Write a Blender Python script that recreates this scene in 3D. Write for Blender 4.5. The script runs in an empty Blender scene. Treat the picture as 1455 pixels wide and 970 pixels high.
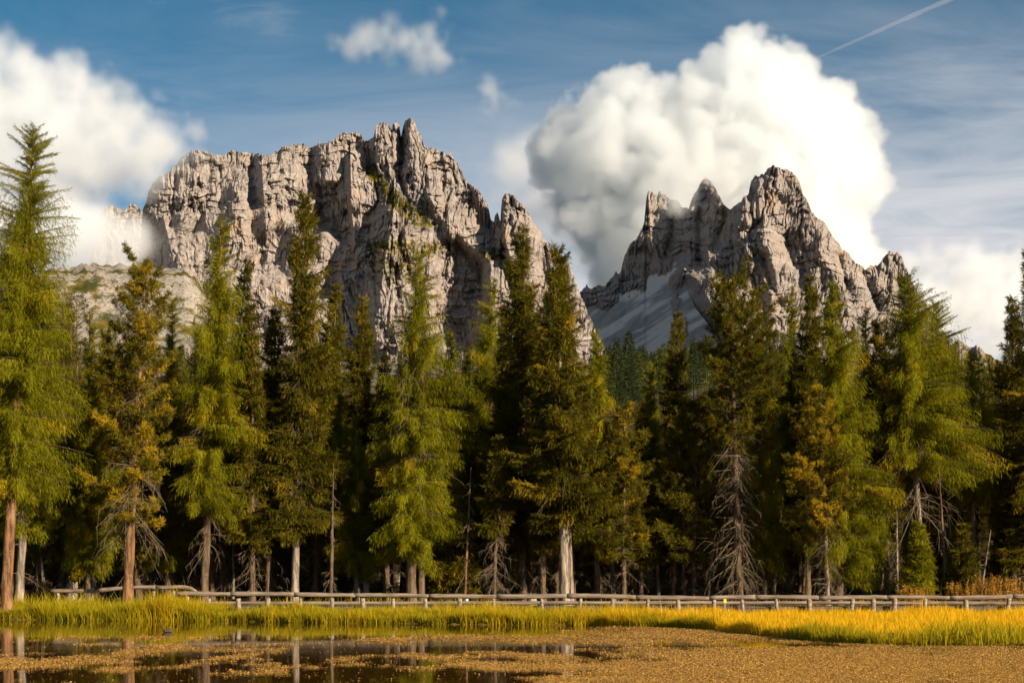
import bpy, math, random
import numpy as np

C = bpy.context.scene
R = math.radians
rng = np.random.default_rng(7)

# ------------------------------------------------------------------ camera
F = 2021.0            # focal length in pixels of a 1455 px wide frame
EYE = 1.6             # camera height above the water
HOR = 821.0           # row of the horizon
cam_data = bpy.data.cameras.new('camera')
cam = bpy.data.objects.new('camera', cam_data)
C.collection.objects.link(cam)
cam.location = (0, 0, EYE)
cam.rotation_euler = (R(90), 0, 0)
cam_data.sensor_width = 36.0
cam_data.lens = 36.0 * F / 1455.0
cam_data.shift_y = (HOR - 485.0) / 1455.0
cam_data.clip_start = 0.5
cam_data.clip_end = 60000
C.camera = cam

# ------------------------------------------------------------------ world, sun, exposure
SUN_AZ, SUN_EL = 50.0, 21.0      # sun stands behind the camera, to the right of it
world = bpy.data.worlds.new("World")
C.world = world
world.use_nodes = True
sun_data = bpy.data.lights.new('sun', 'SUN')
sun_data.energy = 5.0
sun_data.angle = R(0.55)
sun_data.color = (1.0, 0.83, 0.61)
sun = bpy.data.objects.new('sun', sun_data)
C.collection.objects.link(sun)
sun.location = (300, -300, 300)
sdir = np.array([math.sin(R(SUN_AZ)) * math.cos(R(SUN_EL)), -math.cos(R(SUN_AZ)) * math.cos(R(SUN_EL)), math.sin(R(SUN_EL))])
sun.rotation_euler = (R(90 - SUN_EL), 0, math.atan2(sdir[0], -sdir[1]))
C.view_settings.view_transform = 'Standard'
C.view_settings.look = 'None'
C.view_settings.exposure = 1.0
C.view_settings.gamma = 1
C.view_settings.use_curve_mapping = False
C.render.engine = 'CYCLES'
cy = C.cycles
cy.max_bounces = 10
cy.diffuse_bounces = 2
cy.glossy_bounces = 2
cy.transmission_bounces = 2
cy.volume_bounces = 9
cy.transparent_max_bounces = 8
cy.caustics_reflective = False
cy.caustics_refractive = False
cy.use_denoising = True
cy.denoising_prefilter = 'ACCURATE'
cy.use_adaptive_sampling = True
cy.adaptive_threshold = 0.012
cy.volume_step_rate = 1.0
cy.volume_max_steps = 256


class NT:
    """small helper to write node trees"""
    def __init__(self, tree):
        self.t = tree
        tree.nodes.clear()
    def n(self, typ, **kw):
        nd = self.t.nodes.new(typ)
        ins = kw.pop('ins', {})
        for k, v in kw.items():
            setattr(nd, k, v)
        for k, v in ins.items():
            s = nd.inputs[k]
            if isinstance(v, bpy.types.NodeSocket):
                self.t.links.new(v, s)
            else:
                s.default_value = v
        return nd
    def math(self, op, a, b=None, c=None, clamp=False):
        nd = self.t.nodes.new('ShaderNodeMath')
        nd.operation = op
        nd.use_clamp = clamp
        for i, v in enumerate((a, b, c)):
            if v is None:
                continue
            if isinstance(v, bpy.types.NodeSocket):
                self.t.links.new(v, nd.inputs[i])
            else:
                nd.inputs[i].default_value = v
        return nd.outputs[0]
    def vmath(self, op, a, b=None, scale=None):
        nd = self.t.nodes.new('ShaderNodeVectorMath')
        nd.operation = op
        for i, v in enumerate((a, b)):
            if v is None:
                continue
            if isinstance(v, bpy.types.NodeSocket):
                self.t.links.new(v, nd.inputs[i])
            else:
                nd.inputs[i].default_value = v
        if scale is not None:
            if isinstance(scale, bpy.types.NodeSocket):
                self.t.links.new(scale, nd.inputs['Scale'])
            else:
                nd.inputs['Scale'].default_value = scale
        return nd.outputs['Value'] if op in ('LENGTH', 'DOT_PRODUCT', 'DISTANCE') else nd.outputs[0]
    def maprange(self, v, a, b, c=0.0, d=1.0, smooth=True):
        nd = self.t.nodes.new('ShaderNodeMapRange')
        nd.interpolation_type = 'SMOOTHSTEP' if smooth else 'LINEAR'
        for i, x in enumerate((v, a, b, c, d)):
            if isinstance(x, bpy.types.NodeSocket):
                self.t.links.new(x, nd.inputs[i])
            else:
                nd.inputs[i].default_value = x
        return nd.outputs[0]
    def noise(self, vec, scale, detail=3.0, rough=0.55, dist=0.0, out='Fac'):
        nd = self.t.nodes.new('ShaderNodeTexNoise')
        nd.inputs['Scale'].default_value = scale
        nd.inputs['Detail'].default_value = detail
        nd.inputs['Roughness'].default_value = rough
        nd.inputs['Distortion'].default_value = dist
        if vec is not None:
            self.t.links.new(vec, nd.inputs['Vector'])
        return nd.outputs[out]
    def mix(self, fac, a, b):
        nd = self.t.nodes.new('ShaderNodeMix')
        nd.data_type = 'RGBA'
        for k, v in ((0, fac), (6, a), (7, b)):
            if isinstance(v, bpy.types.NodeSocket):
                self.t.links.new(v, nd.inputs[k])
            else:
                nd.inputs[k].default_value = v if k == 0 else ((*v, 1.0) if len(v) == 3 else v)
        return nd.outputs[2]
    def scale(self, vec, s):
        nd = self.t.nodes.new('ShaderNodeMapping')
        nd.inputs['Scale'].default_value = s
        self.t.links.new(vec, nd.inputs['Vector'])
        return nd.outputs[0]
    def link(self, a, b):
        self.t.links.new(a, b)


# sky: Nishita with thin streaks of high cirrus, far beyond everything else
def build_sky():
    w = NT(world.node_tree)
    sky = w.n('ShaderNodeTexSky')
    sky.sky_type = 'NISHITA'
    sky.sun_disc = False
    sky.sun_elevation = R(SUN_EL)
    sky.sun_rotation = R(180.0 - SUN_AZ)
    sky.altitude = 1700
    sky.air_density = 1.0
    sky.dust_density = 0.35
    sky.ozone_density = 2.2
    tc = w.n('ShaderNodeTexCoord')
    g = tc.outputs['Generated']
    sep = w.n('ShaderNodeSeparateXYZ', ins={0: g})
    zz = w.math('ADD', w.math('MAXIMUM', sep.outputs['Z'], 0.0), 0.06)
    # a flat layer of ice cloud overhead: project the ray on it
    u = w.math('DIVIDE', sep.outputs['X'], zz)
    v = w.math('DIVIDE', sep.outputs['Y'], zz)
    p = w.n('ShaderNodeCombineXYZ', ins={0: u, 1: v}).outputs[0]
    rot = w.n('ShaderNodeMapping', ins={'Vector': p, 'Rotation': (0, 0, R(-28)), 'Scale': (0.6, 1.15, 1)}).outputs[0]
    big = w.noise(rot, 0.75, 4, 0.55, 0.6)
    fine = w.noise(rot, 2.6, 8, 0.62, 1.2)
    c = w.math('MULTIPLY_ADD', fine, 0.55, w.math('MULTIPLY', big, 0.75))
    cov = w.maprange(c, 0.51, 0.90, 0.0, 0.55)
    # more of it towards the horizon and to the right
    low = w.math('MULTIPLY', w.maprange(sep.outputs['Z'], 0.46, 0.15, 0.0, 0.95), w.maprange(sep.outputs['X'], -0.3, 0.22, 0.6, 1.2))
    lown = w.math('MULTIPLY', low, w.maprange(c, 0.42, 0.78, 0.35, 1.0))
    fac = w.math('MAXIMUM', cov, lown)
    hs = w.n('ShaderNodeHueSaturation', ins={'Color': sky.outputs[0], 'Saturation': 1.68, 'Value': 0.80, 'Hue': 0.480})
    col = w.mix(fac, hs.outputs[0], (7.4, 7.3, 7.5))
    bg = w.n('ShaderNodeBackground', ins={'Color': col, 'Strength': 0.05})
    out = w.n('ShaderNodeOutputWorld', ins={'Surface': bg.outputs[0]})


build_sky()


def px(u, v, Y):
    """world point that lies Y metres ahead in the direction of photo pixel (u, v)"""
    return np.array([(u - 727.5) / F * Y, Y, EYE + (HOR - v) / F * Y])


def tag(o, label, cat=None, group=None, kind=None):
    o['label'] = label
    if cat:
        o['category'] = cat
    if group:
        o['group'] = group
    if kind:
        o['kind'] = kind
    return o


def mesh_obj(name, verts, faces, mat, parent=None, smooth=True, attrs=None, edges=None):
    """faces: int array (n,3) or (n,4), or a list of such arrays"""
    verts = np.asarray(verts, dtype=np.float32)
    if not isinstance(faces, list):
        faces = [faces]
    faces = [np.asarray(f, dtype=np.int32) for f in faces if len(f)]
    me = bpy.data.meshes.new(name)
    me.vertices.add(len(verts))
    me.vertices.foreach_set('co', verts.ravel())
    if edges is not None:
        me.edges.add(len(edges))
        me.edges.foreach_set('vertices', np.asarray(edges, dtype=np.int32).ravel())
    nl = sum(f.size for f in faces)
    nf = sum(len(f) for f in faces)
    me.loops.add(nl)
    me.polygons.add(nf)
    li = np.concatenate([f.ravel() for f in faces])
    sizes = np.concatenate([np.full(len(f), f.shape[1], dtype=np.int32) for f in faces])
    starts = np.concatenate([[0], np.cumsum(sizes)[:-1]]).astype(np.int32)
    me.loops.foreach_set('vertex_index', li)
    me.polygons.foreach_set('loop_start', starts)
    me.polygons.foreach_set('use_smooth', np.full(nf, bool(smooth)))
    me.update(calc_edges=True)
    for k, a in (attrs or {}).items():
        at = me.attributes.new(k, 'FLOAT', 'POINT')
        at.data.foreach_set('value', np.asarray(a, dtype=np.float32))
    for m in (mat if isinstance(mat, (list, tuple)) else [mat]):
        me.materials.append(m)
    o = bpy.data.objects.new(name, me)
    C.collection.objects.link(o)
    if parent is not None:
        o.parent = parent
    return o


def empty(name, loc):
    o = bpy.data.objects.new(name, None)
    C.collection.objects.link(o)
    o.location = [float(a) for a in loc]
    o.empty_display_size = 0.3
    return o

# ------------------------------------------------------------------ numpy noise
def _hash(ix, iy, seed):
    h = (ix.astype(np.int64) * 374761393 + iy.astype(np.int64) * 668265263 + int(seed) * 982451653) & 0xFFFFFFFF
    h = ((h ^ (h >> 13)) * 1274126177) & 0xFFFFFFFF
    h = ((h ^ (h >> 16)) * 2246822519) & 0xFFFFFFFF
    h = h ^ (h >> 15)
    return (h & 0xFFFFFF).astype(np.float64) / 0xFFFFFF


def vnoise(x, y, seed=0):
    """gradient noise, about -1..1"""
    xi, yi = np.floor(x), np.floor(y)
    fx, fy = x - xi, y - yi
    ux = fx * fx * fx * (fx * (fx * 6 - 15) + 10)
    uy = fy * fy * fy * (fy * (fy * 6 - 15) + 10)
    def corner(dx, dy):
        a = _hash(xi + dx, yi + dy, seed) * 2 * math.pi
        return np.cos(a) * (fx - dx) + np.sin(a) * (fy - dy)
    a = corner(0, 0) * (1 - ux) + corner(1, 0) * ux
    b = corner(0, 1) * (1 - ux) + corner(1, 1) * ux
    return (a * (1 - uy) + b * uy) * 1.5


def fbm(x, y, seed=0, octs=4, gain=0.5, ridge=False):
    s, a, f = 0.0, 1.0, 1.0
    for k in range(octs):
        n = vnoise(x * f, y * f, seed + 17 * k)
        s = s + a * ((1 - 2 * np.abs(n)) if ridge else n)
        a *= gain
        f *= 2.03
    return s


def facets(x, y, sx, sy, seed, tilt=0.6, cone=1.0, hv=0.5):
    """upper envelope of tilted, creased plates, one per jittered cell: rock broken into blocks and pillars. In units of the cell width."""
    gx, gy = x / sx, y / sy
    ix, iy = np.floor(gx), np.floor(gy)
    best = np.full(x.shape, -1e9)
    for dx in (-1, 0, 1):
        for dy in (-1, 0, 1):
            cx, cy_ = ix + dx, iy + dy
            jx = cx + _hash(cx, cy_, seed)
            jy = cy_ + _hash(cx, cy_, seed + 1)
            ox, oy = gx - jx, gy - jy
            h = _hash(cx, cy_, seed + 2) * hv
            tx = (_hash(cx, cy_, seed + 3) - 0.5) * 2 * tilt
            ty = (_hash(cx, cy_, seed + 4) - 0.35) * tilt
            best = np.maximum(best, h + tx * ox + ty * oy - cone * (0.75 * np.abs(ox) + 0.25 * ox * ox + 0.55 * np.abs(oy) + 0.4 * oy * oy))
    return best


def seg_dist(u, v, pts):
    """distance from every (u, v) to a polyline, the signed side (positive to its right) and the position along it"""
    best = np.full(u.shape, 1e9)
    side = np.zeros(u.shape)
    for a, b in zip(pts[:-1], pts[1:]):
        a, b = np.array(a, float), np.array(b, float)
        ab = b - a
        t = np.clip(((u - a[0]) * ab[0] + (v - a[1]) * ab[1]) / (ab @ ab), 0, 1)
        du, dv = u - a[0] - t * ab[0], v - a[1] - t * ab[1]
        d = np.hypot(du, dv)
        m = d < best
        best = np.where(m, d, best)
        side = np.where(m, du, side)
    return best, side


def poly_mask(u, v, poly, soft):
    """1 inside the polygon, fading over soft pixels"""
    p = np.array(poly, float)
    ins = np.zeros(u.shape, bool)
    dist = np.full(u.shape, 1e9)
    for a, b in zip(p, np.roll(p, -1, 0)):
        ins ^= ((a[1] > v) != (b[1] > v)) & (u < (b[0] - a[0]) * (v - a[1]) / (b[1] - a[1] + 1e-9) + a[0])
        ab = b - a
        t = np.clip(((u - a[0]) * ab[0] + (v - a[1]) * ab[1]) / (ab @ ab), 0, 1)
        dist = np.minimum(dist, np.hypot(u - a[0] - t * ab[0], v - a[1] - t * ab[1]))
    s = np.where(ins, dist, -dist)
    t = np.clip(s / soft * 0.5 + 0.5, 0, 1)
    return t * t * (3 - 2 * t)


def rock_material():
    m = bpy.data.materials.new('dolomite_rock')
    m.use_nodes = True
    w = NT(m.node_tree)
    tc = w.n('ShaderNodeTexCoord')
    p = tc.outputs['Object']
    st = w.scale(p, (0.05, 0.05, 0.012))
    n1 = w.noise(st, 1.0, 5, 0.6, 0.6)
    big = w.noise(p, 0.006, 4, 0.6, 0.5)
    fine = w.noise(p, 0.16, 5, 0.68)
    streak = w.noise(w.scale(p, (0.16, 0.16, 0.014)), 1.0, 4, 0.6, 0.3)
    grey = w.mix(w.maprange(fine, 0.3, 0.7), (0.225, 0.196, 0.182), (0.385, 0.338, 0.310))
    col = w.mix(w.math('MULTIPLY', w.maprange(n1, 0.50, 0.68), w.maprange(big, 0.42, 0.62, 0.25, 0.9)), grey, (0.42, 0.285, 0.185))
    col = w.mix(w.math('MULTIPLY', w.maprange(streak, 0.55, 0.74), 0.6), col, (0.14, 0.125, 0.115))
    col = w.mix(w.math('MULTIPLY', w.maprange(fine, 0.62, 0.75), 0.5), col, (0.44, 0.39, 0.35))
    bed = w.noise(w.scale(p, (0.004, 0.004, 0.13)), 1.0, 4, 0.65, 0.4)
    col = w.mix(w.math('MULTIPLY', w.maprange(bed, 0.54, 0.66), 0.25), col, (0.155, 0.135, 0.12))
    col = w.mix(w.math('MULTIPLY', w.maprange(bed, 0.44, 0.36), 0.35), col, (0.46, 0.41, 0.36))
    a = w.n('ShaderNodeAttribute', attribute_name='scree')
    scn = w.noise(w.scale(p, (0.03, 0.03, 0.006)), 1.0, 4, 0.6)
    fan = w.n('ShaderNodeAttribute', attribute_name='fan').outputs['Fac']
    sc = w.mix(w.maprange(scn, 0.35, 0.65), (0.27, 0.26, 0.25), (0.37, 0.355, 0.34))
    sc = w.mix(fan, sc, (0.60, 0.575, 0.54))
    grit = w.noise(p, 0.22, 5, 0.75)
    sc = w.mix(w.maprange(grit, 0.60, 0.70, 0.0, 0.7), sc, (0.20, 0.185, 0.17))
    sc = w.mix(w.maprange(grit, 0.38, 0.28, 0.0, 0.5), sc, (0.58, 0.56, 0.53))
    col = w.mix(a.outputs['Fac'], col, sc)
    gr = w.n('ShaderNodeAttribute', attribute_name='turf')
    gcol = w.mix(w.maprange(w.noise(p, 0.11, 4, 0.6), 0.42, 0.58), (0.035, 0.045, 0.010), (0.17, 0.125, 0.025))
    col = w.mix(gr.outputs['Fac'], col, gcol)
    b = w.n('ShaderNodeBump', ins={'Strength': 1.0, 'Distance': 3.0, 'Height': w.math('ADD', fine, w.noise(w.scale(p, (0.5, 0.5, 0.25)), 1.0, 4, 0.7))})
    bs = w.n('ShaderNodeBsdfDiffuse', ins={'Color': col, 'Roughness': 0.6, 'Normal': b.outputs[0]})
    w.n('ShaderNodeOutputMaterial', ins={'Surface': bs.outputs[0]})
    return m


MAT_ROCK = rock_material()


def massif(name, label, outline, Y, vbase, cot_map, shape, du=0.75, dv=0.9, seed=0, jag=3.0, amp=1.0, turf=None, plane=None, low=None, back=420.0, big=(58, 120, 34)):
    """A rock massif: a sheet of cliffs that follows the ridge line, with pillars, gullies and ledges in real depth, and a rear slope.
    outline: ridge line as photo pixels, Y: its distance. Relief is worked out in pixel-sized metres and scaled to the distance."""
    ol = np.array(outline, float)
    u = np.arange(ol[0, 0], ol[-1, 0], du)
    S = np.interp(u, ol[:, 0], ol[:, 1])
    j = fbm(u * 0.16, u * 0 + seed * 3.1, seed + 5, 4, 0.62, True) - 0.4
    j2 = facets(u, u * 0 + 5.0, 7.0, 9.0, seed + 60, 0.5, 1.0, 0.9)
    S = S - jag * (0.55 * j + 1.2 * (j2 + 0.2))
    n = int((vbase - S.min()) / dv)
    t = np.linspace(0, 1, n) ** 1.08
    V = S[None, :] + (vbase - S[None, :]) * t[:, None]
    U = np.repeat(u[None, :], n, 0)
    # depth of the undisturbed face: integrate the slope downwards from a level line above the summits
    v0 = S.min() - 5
    lv = np.arange(v0, vbase + 2, 3.0)
    UU, LV = np.meshgrid(u, lv)
    cot = cot_map(UU, LV)
    acc = np.vstack([np.zeros((1, len(u))), np.cumsum((cot[1:] + cot[:-1]) * 0.5 * 3.0, 0)])
    fi = np.clip((V - v0) / 3.0, 0, len(lv) - 1.001)
    i0 = fi.astype(int)
    ci = np.arange(len(u))[None, :].repeat(n, 0)
    base = acc[i0, ci] * (1 - (fi - i0)) + acc[i0 + 1, ci] * (fi - i0)
    # relief towards the viewer
    wu = U + 9 * fbm(U * 0.018, V * 0.012, seed + 11, 3) + 2.5 * fbm(U * 0.09, V * 0.05, seed + 12, 2)
    wv = V + 16 * fbm(U * 0.014, V * 0.014, seed + 21, 3) + 3 * fbm(U * 0.08, V * 0.08, seed + 22, 2)
    # beds dip a little, pillars lean a little
    lean = wu + (0.10 + 0.16 * vnoise(U * 0.007, V * 0.009, seed + 23)) * (wv - 330)
    m1 = np.clip(0.62 + 1.1 * fbm(U * 0.016, V * 0.013, seed + 24, 3), 0.12, 1.35)
    m2 = np.clip(0.60 + 1.3 * fbm(U * 0.024, V * 0.019, seed + 25, 3), 0.10, 1.5)
    m3 = np.clip(0.65 + 1.2 * fbm(U * 0.04, V * 0.03, seed + 26, 3), 0.15, 1.5)
    r = big[2] * facets(lean, wv, big[0], big[1], seed + 1, 0.9, 1.1, 0.9)
    r += m1 * 26.0 * facets(lean, wv, 27.0, 46.0, seed + 2, 1.0, 1.1, 1.0)
    r += m2 * 12.0 * facets(lean + 3, wv, 11.0, 15.0, seed + 3, 1.1, 1.1, 1.1)
    r += m3 * 5.0 * facets(lean, wv, 5.0, 5.6, seed + 4, 1.1, 1.1, 1.2)
    r += m3 * 1.9 * facets(lean, wv, 2.2, 2.3, seed + 6, 1.1, 1.0, 1.3)
    r += 4.0 * fbm(U * 0.05, V * 0.014, seed + 31, 4, 0.55, True)
    c1 = np.abs(vnoise(lean * 0.050, wv * 0.011, seed + 81) + 0.25 * vnoise(lean * 0.2, wv * 0.06, seed + 82))
    c2 = np.abs(vnoise(lean * 0.150, wv * 0.034, seed + 83) + 0.3 * vnoise(lean * 0.4, wv * 0.16, seed + 84))
    cm = np.clip(0.4 + 1.6 * fbm(U * 0.013, V * 0.010, seed + 85, 2), 0, 1.2)
    r -= 12 * cm * np.exp(-c1 / 0.06) + 8.0 * np.clip(m2, 0.2, 1) * np.exp(-c2 / 0.09)
    per = 12.5
    led = (wv + 0.08 * wu) / per
    saw = led - np.floor(led)
    lm = np.clip(0.5 + 1.2 * fbm(U * 0.02, V * 0.03, seed + 41, 2), 0, 1)
    r += 7.5 * lm * (np.clip(saw * 1.0, 0, 1) - np.clip((saw - 0.86) / 0.14, 0, 1) * 1.0)
    r = r * amp * (1 - (low(U, V) if low is not None else 0))
    smooth_face = base + shape(U, V, seed)
    fan = np.zeros_like(U)
    crest = np.exp(-(V - S[None, :]) / 7.0)
    depth = smooth_face + r - 7.0 * crest
    sm = np.zeros_like(U)
    if plane is not None:                       # loose stones pile up against the foot of the cliffs
        pu, pv, pa, pb, mask = plane
        iu = int(np.argmin(np.abs(u - pu)))
        iv = int(np.argmin(np.abs(V[:, iu] - pv)))
        pl = smooth_face[iv, iu] - 14 + pa * (U - pu) + pb * (V - pv) + 9 * fbm(U * 0.02, V * 0.03, seed + 51, 3) + 2.2 * fbm((U * 0.50 + V * 0.86) * 0.10, (U * 0.86 - V * 0.5) * 0.02, seed + 54, 4) + 0.9 * fbm(U * 0.3, V * 0.3, seed + 52, 4, 0.65)
        pl = pl - 4000 * (1 - mask(U, V))
        sm = np.clip((pl - depth) / 3.0, 0, 1)
        depth = np.maximum(depth, pl)
        al, ac = U * 0.86 - V * 0.50, U * 0.50 + V * 0.86
        fan = np.clip((fbm(ac * 0.045, al * 0.006, seed + 53, 4, 0.6) - 0.12) * 3.0, 0, 1) * sm
    s = Y / F
    Yw = Y - (depth - np.median(depth[0])) * s
    X = (U - 727.5) * Yw / F
    Z = EYE + (HOR - V) * Yw / F
    tf = turf(U, V, seed) if turf is not None else np.zeros_like(U)
    # turf grows where the ground is not too steep
    dzdv = np.gradient(depth, axis=0) / (np.gradient(V, axis=0) + 1e-6)
    flat = np.clip((dzdv - 0.25) / 1.2, 0, 1)
    tf = np.clip(tf * (0.35 + 1.1 * flat) * 1.6 + 0.9 * (fbm(U * 0.12, V * 0.2, seed + 71, 3)) * (tf > 0.03) - 0.15, 0, 1)
    # rear slope
    nb = 14
    tb = (np.arange(1, nb + 1) / nb)[:, None]
    bump = 10 * fbm(U[:nb] * 0.05, tb * 6 + 0 * U[:nb], seed + 91, 3)
    Xb = np.repeat(X[:1], nb, 0)
    Yb = Yw[:1] + back * s * tb
    Zb = Z[:1] - (Z[:1] - Z[-1:]) * tb ** 0.8 - np.abs(bump) * s
    Xa, Ya, Za = (np.vstack([b[::-1], a]) for b, a in ((Xb, X), (Yb, Yw), (Zb, Z)))
    nr, nc = Xa.shape
    idx = np.arange(nr * nc).reshape(nr, nc)
    f = np.stack([idx[:-1, :-1], idx[1:, :-1], idx[1:, 1:], idx[:-1, 1:]], -1).reshape(-1, 4)
    pad = np.zeros((nb, nc))
    o = mesh_obj(name, np.stack([Xa, Ya, Za], -1).reshape(-1, 3), f, MAT_ROCK, smooth=False,
                 attrs={'scree': np.vstack([pad, sm]).ravel(), 'turf': np.vstack([pad, tf]).ravel(), 'fan': np.vstack([pad, fan]).ravel()})
    tag(o, label, 'mountain', kind='structure')
    return o, (u, S, U, V, Yw)


def gully(U, V, pts, width, depth):
    d, side = seg_dist(U, V, pts)
    return -depth * np.exp(-(d / width) ** 1.3)


def rib(U, V, pts, wl, wr, h):
    """a buttress with a crest along pts, wl wide on its left flank, wr on its right"""
    d, side = seg_dist(U, V, pts)
    w_ = np.where(side < 0, wl, wr)
    return h * np.clip(1 - d / w_, 0, 1) ** 1.15


L_RIDGE = [(186, 480), (194, 430), (199, 350), (203, 300), (208, 285), (215, 265), (225, 252), (238, 248), (245, 240), (258, 226), (275, 214), (300, 219), (318, 222),
           (330, 217), (350, 218), (365, 222), (385, 222), (395, 216), (415, 208), (432, 207), (445, 212), (455, 206), (470, 203), (482, 196), (484, 192),
           (500, 191), (512, 193), (518, 201), (526, 202), (531, 197), (534, 183), (541, 178), (549, 178), (556, 184), (557, 190), (558, 178), (562, 176), (567, 179), (570, 196),
           (573, 180), (576, 171), (583, 170), (590, 177), (593, 188), (598, 195), (604, 210), (612, 212), (620, 212), (630, 218), (637, 224), (640, 217), (644, 228), (650, 236),
           (657, 248), (661, 255), (664, 262), (675, 268), (683, 275), (690, 288), (695, 300), (697, 312), (702, 318), (703, 309), (707, 307), (711, 318), (712, 300), (713, 286),
           (716, 282), (722, 277), (731, 279), (735, 287), (745, 298), (753, 308), (758, 318), (762, 323), (768, 328), (772, 340), (780, 352), (788, 362), (798, 364), (806, 371),
           (812, 383), (818, 402), (826, 425), (836, 448), (850, 480), (870, 520)]


def l_cot(u, v):
    c = np.full(u.shape, 0.42)
    c += 0.75 * np.clip((v - 480) / 120, 0, 1)
    bn = 299 + 9 * np.sin(u * 0.031) + 0.06 * (u - 300)
    c += 2.0 * np.exp(-((v - bn) / 7.0) ** 2) * np.clip((468 - u) / 30, 0, 1) + 1.2 * np.exp(-((v - 236 - 0.02 * u) / 5.0) ** 2) * np.clip((520 - u) / 30, 0, 1)
    c += 0.5 * poly_mask(u, v, [(530, 240), (575, 230), (690, 340), (720, 380), (560, 350), (520, 300)], 30)
    return c


def l_shape(U, V, s):
    r = np.zeros_like(U)
    r += gully(U, V, [(357, 215), (355, 260), (358, 300), (357, 380)], 6, 20)
    r += gully(U, V, [(441, 200), (444, 270), (450, 318)], 9, 40)
    r += gully(U, V, [(300, 235), (290, 300), (262, 350)], 8, 15)
    r += gully(U, V, [(312, 225), (314, 300)], 6, 11)
    r += gully(U, V, [(250, 250), (243, 320)], 6, 18)
    r += gully(U, V, [(571, 176), (572, 232), (560, 238), (571, 262), (580, 285)], 5, 26)
    r += gully(U, V, [(557, 178), (556, 200)], 4, 14)
    r += gully(U, V, [(524, 200), (524, 245)], 6, 26)
    r += gully(U, V, [(690, 310), (698, 330), (702, 362)], 9, 42)
    # recesses shaded by a pillar on their right
    r -= 46 * poly_mask(U, V, [(452, 262), (480, 262), (480, 300), (484, 340), (448, 318)], 7)
    r -= 32 * poly_mask(U, V, [(484, 296), (528, 300), (522, 350), (470, 420), (440, 430), (470, 360)], 12)
    r -= 56 * poly_mask(U, V, [(630, 345), (648, 338), (672, 362), (690, 372), (690, 420), (672, 500), (620, 500), (612, 410)], 9)
    r -= 26 * poly_mask(U, V, [(362, 345), (400, 320), (412, 330), (405, 390), (362, 392)], 10)
    # buttresses
    r += rib(U, V, [(498, 228), (500, 300), (505, 350)], 9, 34, 36)
    r += rib(U, V, [(545, 190), (540, 260)], 16, 30, 24)
    r += rib(U, V, [(580, 180), (586, 240), (640, 330)], 14, 46, 30)
    r += rib(U, V, [(715, 285), (718, 340), (735, 400)], 8, 60, 40)
    r += rib(U, V, [(690, 365), (700, 440), (705, 520)], 12, 42, 46)
    r += rib(U, V, [(560, 300), (545, 380), (535, 480)], 26, 60, 46)
    r += rib(U, V, [(372, 235), (378, 320)], 12, 34, 26)
    r += rib(U, V, [(330, 300), (318, 400)], 30, 44, 26)
    r += rib(U, V, [(225, 280), (250, 380)], 26, 44, 24)
    r -= 1.1 * np.clip(U - 735, 0, 200) + 0.9 * np.clip(260 - U, 0, 200)
    return r


def l_turf(U, V, s):
    m = poly_mask(U, V, [(518, 236), (530, 236), (560, 272), (590, 296), (618, 318), (614, 326), (582, 318), (556, 292), (530, 262)], 7)
    m = np.maximum(m, poly_mask(U, V, [(522, 348), (560, 340), (622, 345), (640, 356), (600, 368), (560, 364), (525, 362)], 8))
    m = np.maximum(m, poly_mask(U, V, [(678, 362), (700, 356), (722, 360), (722, 368), (684, 370)], 4))
    m = np.maximum(m, 0.5 * poly_mask(U, V, [(520, 360), (600, 360), (580, 400), (530, 400)], 14))
    return m


left_massif, L_GRID = massif('mountain', 'broad pale limestone massif with two summit towers and green ledges, the wider of the two',
                             L_RIDGE, 2000.0, 620.0, l_cot, l_shape, seed=3, jag=3.2, turf=l_turf, big=(48, 84, 20),
                             low=lambda U, V: 0.45 * np.clip((V - 300) / 20, 0, 1) * np.clip((470 - U) / 40, 0, 1))

R_RIDGE = [(800, 470), (812, 440), (822, 420), (831, 412), (834, 403), (837, 412), (845, 412), (853, 404), (858, 408), (866, 400), (872, 392), (875, 388), (878, 394), (882, 388), (884, 378),
           (888, 365), (895, 350), (905, 340), (912, 326), (915, 318), (918, 288), (921, 275), (926, 274), (931, 277), (934, 281), (937, 273), (941, 278), (950, 285), (962, 288),
           (970, 297), (978, 296), (985, 280), (995, 262), (1003, 256), (1012, 262), (1020, 278), (1030, 293), (1038, 300), (1045, 294), (1053, 290), (1056, 282), (1063, 280), (1067, 262),
           (1072, 253), (1085, 250), (1092, 242), (1098, 238), (1105, 240), (1115, 243), (1122, 247), (1130, 251), (1135, 260), (1140, 275), (1148, 290), (1152, 300), (1160, 310),
           (1170, 316), (1178, 330), (1185, 340), (1195, 352), (1205, 362), (1215, 375), (1225, 382), (1232, 384), (1240, 378), (1246, 381), (1252, 372), (1258, 365), (1265, 360),
           (1275, 360), (1282, 367), (1287, 380), (1292, 395), (1300, 412), (1315, 432), (1330, 452), (1350, 490)]


def r_scree(u, v):
    return poly_mask(u, v, [(780, 390), (900, 370), (950, 335), (975, 345), (985, 395), (1000, 430), (1030, 470), (1045, 520), (1060, 640), (780, 640)], 14)


def r_cot(u, v):
    c = np.full(u.shape, 0.50)
    c += 0.6 * np.clip((v - 470) / 100, 0, 1)
    c += 0.5 * poly_mask(u, v, [(1060, 430), (1120, 430), (1190, 420), (1260, 450), (1260, 640), (1060, 640)], 40)
    c += 1.5 * poly_mask(u, v, [(950, 385), (1000, 375), (1050, 420), (1062, 460), (1062, 640), (950, 640)], 30)
    return c


R_CREST = [(1092, 236), (1072, 290), (1058, 330), (1062, 400), (1052, 470), (1060, 560), (1060, 660)]


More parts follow.
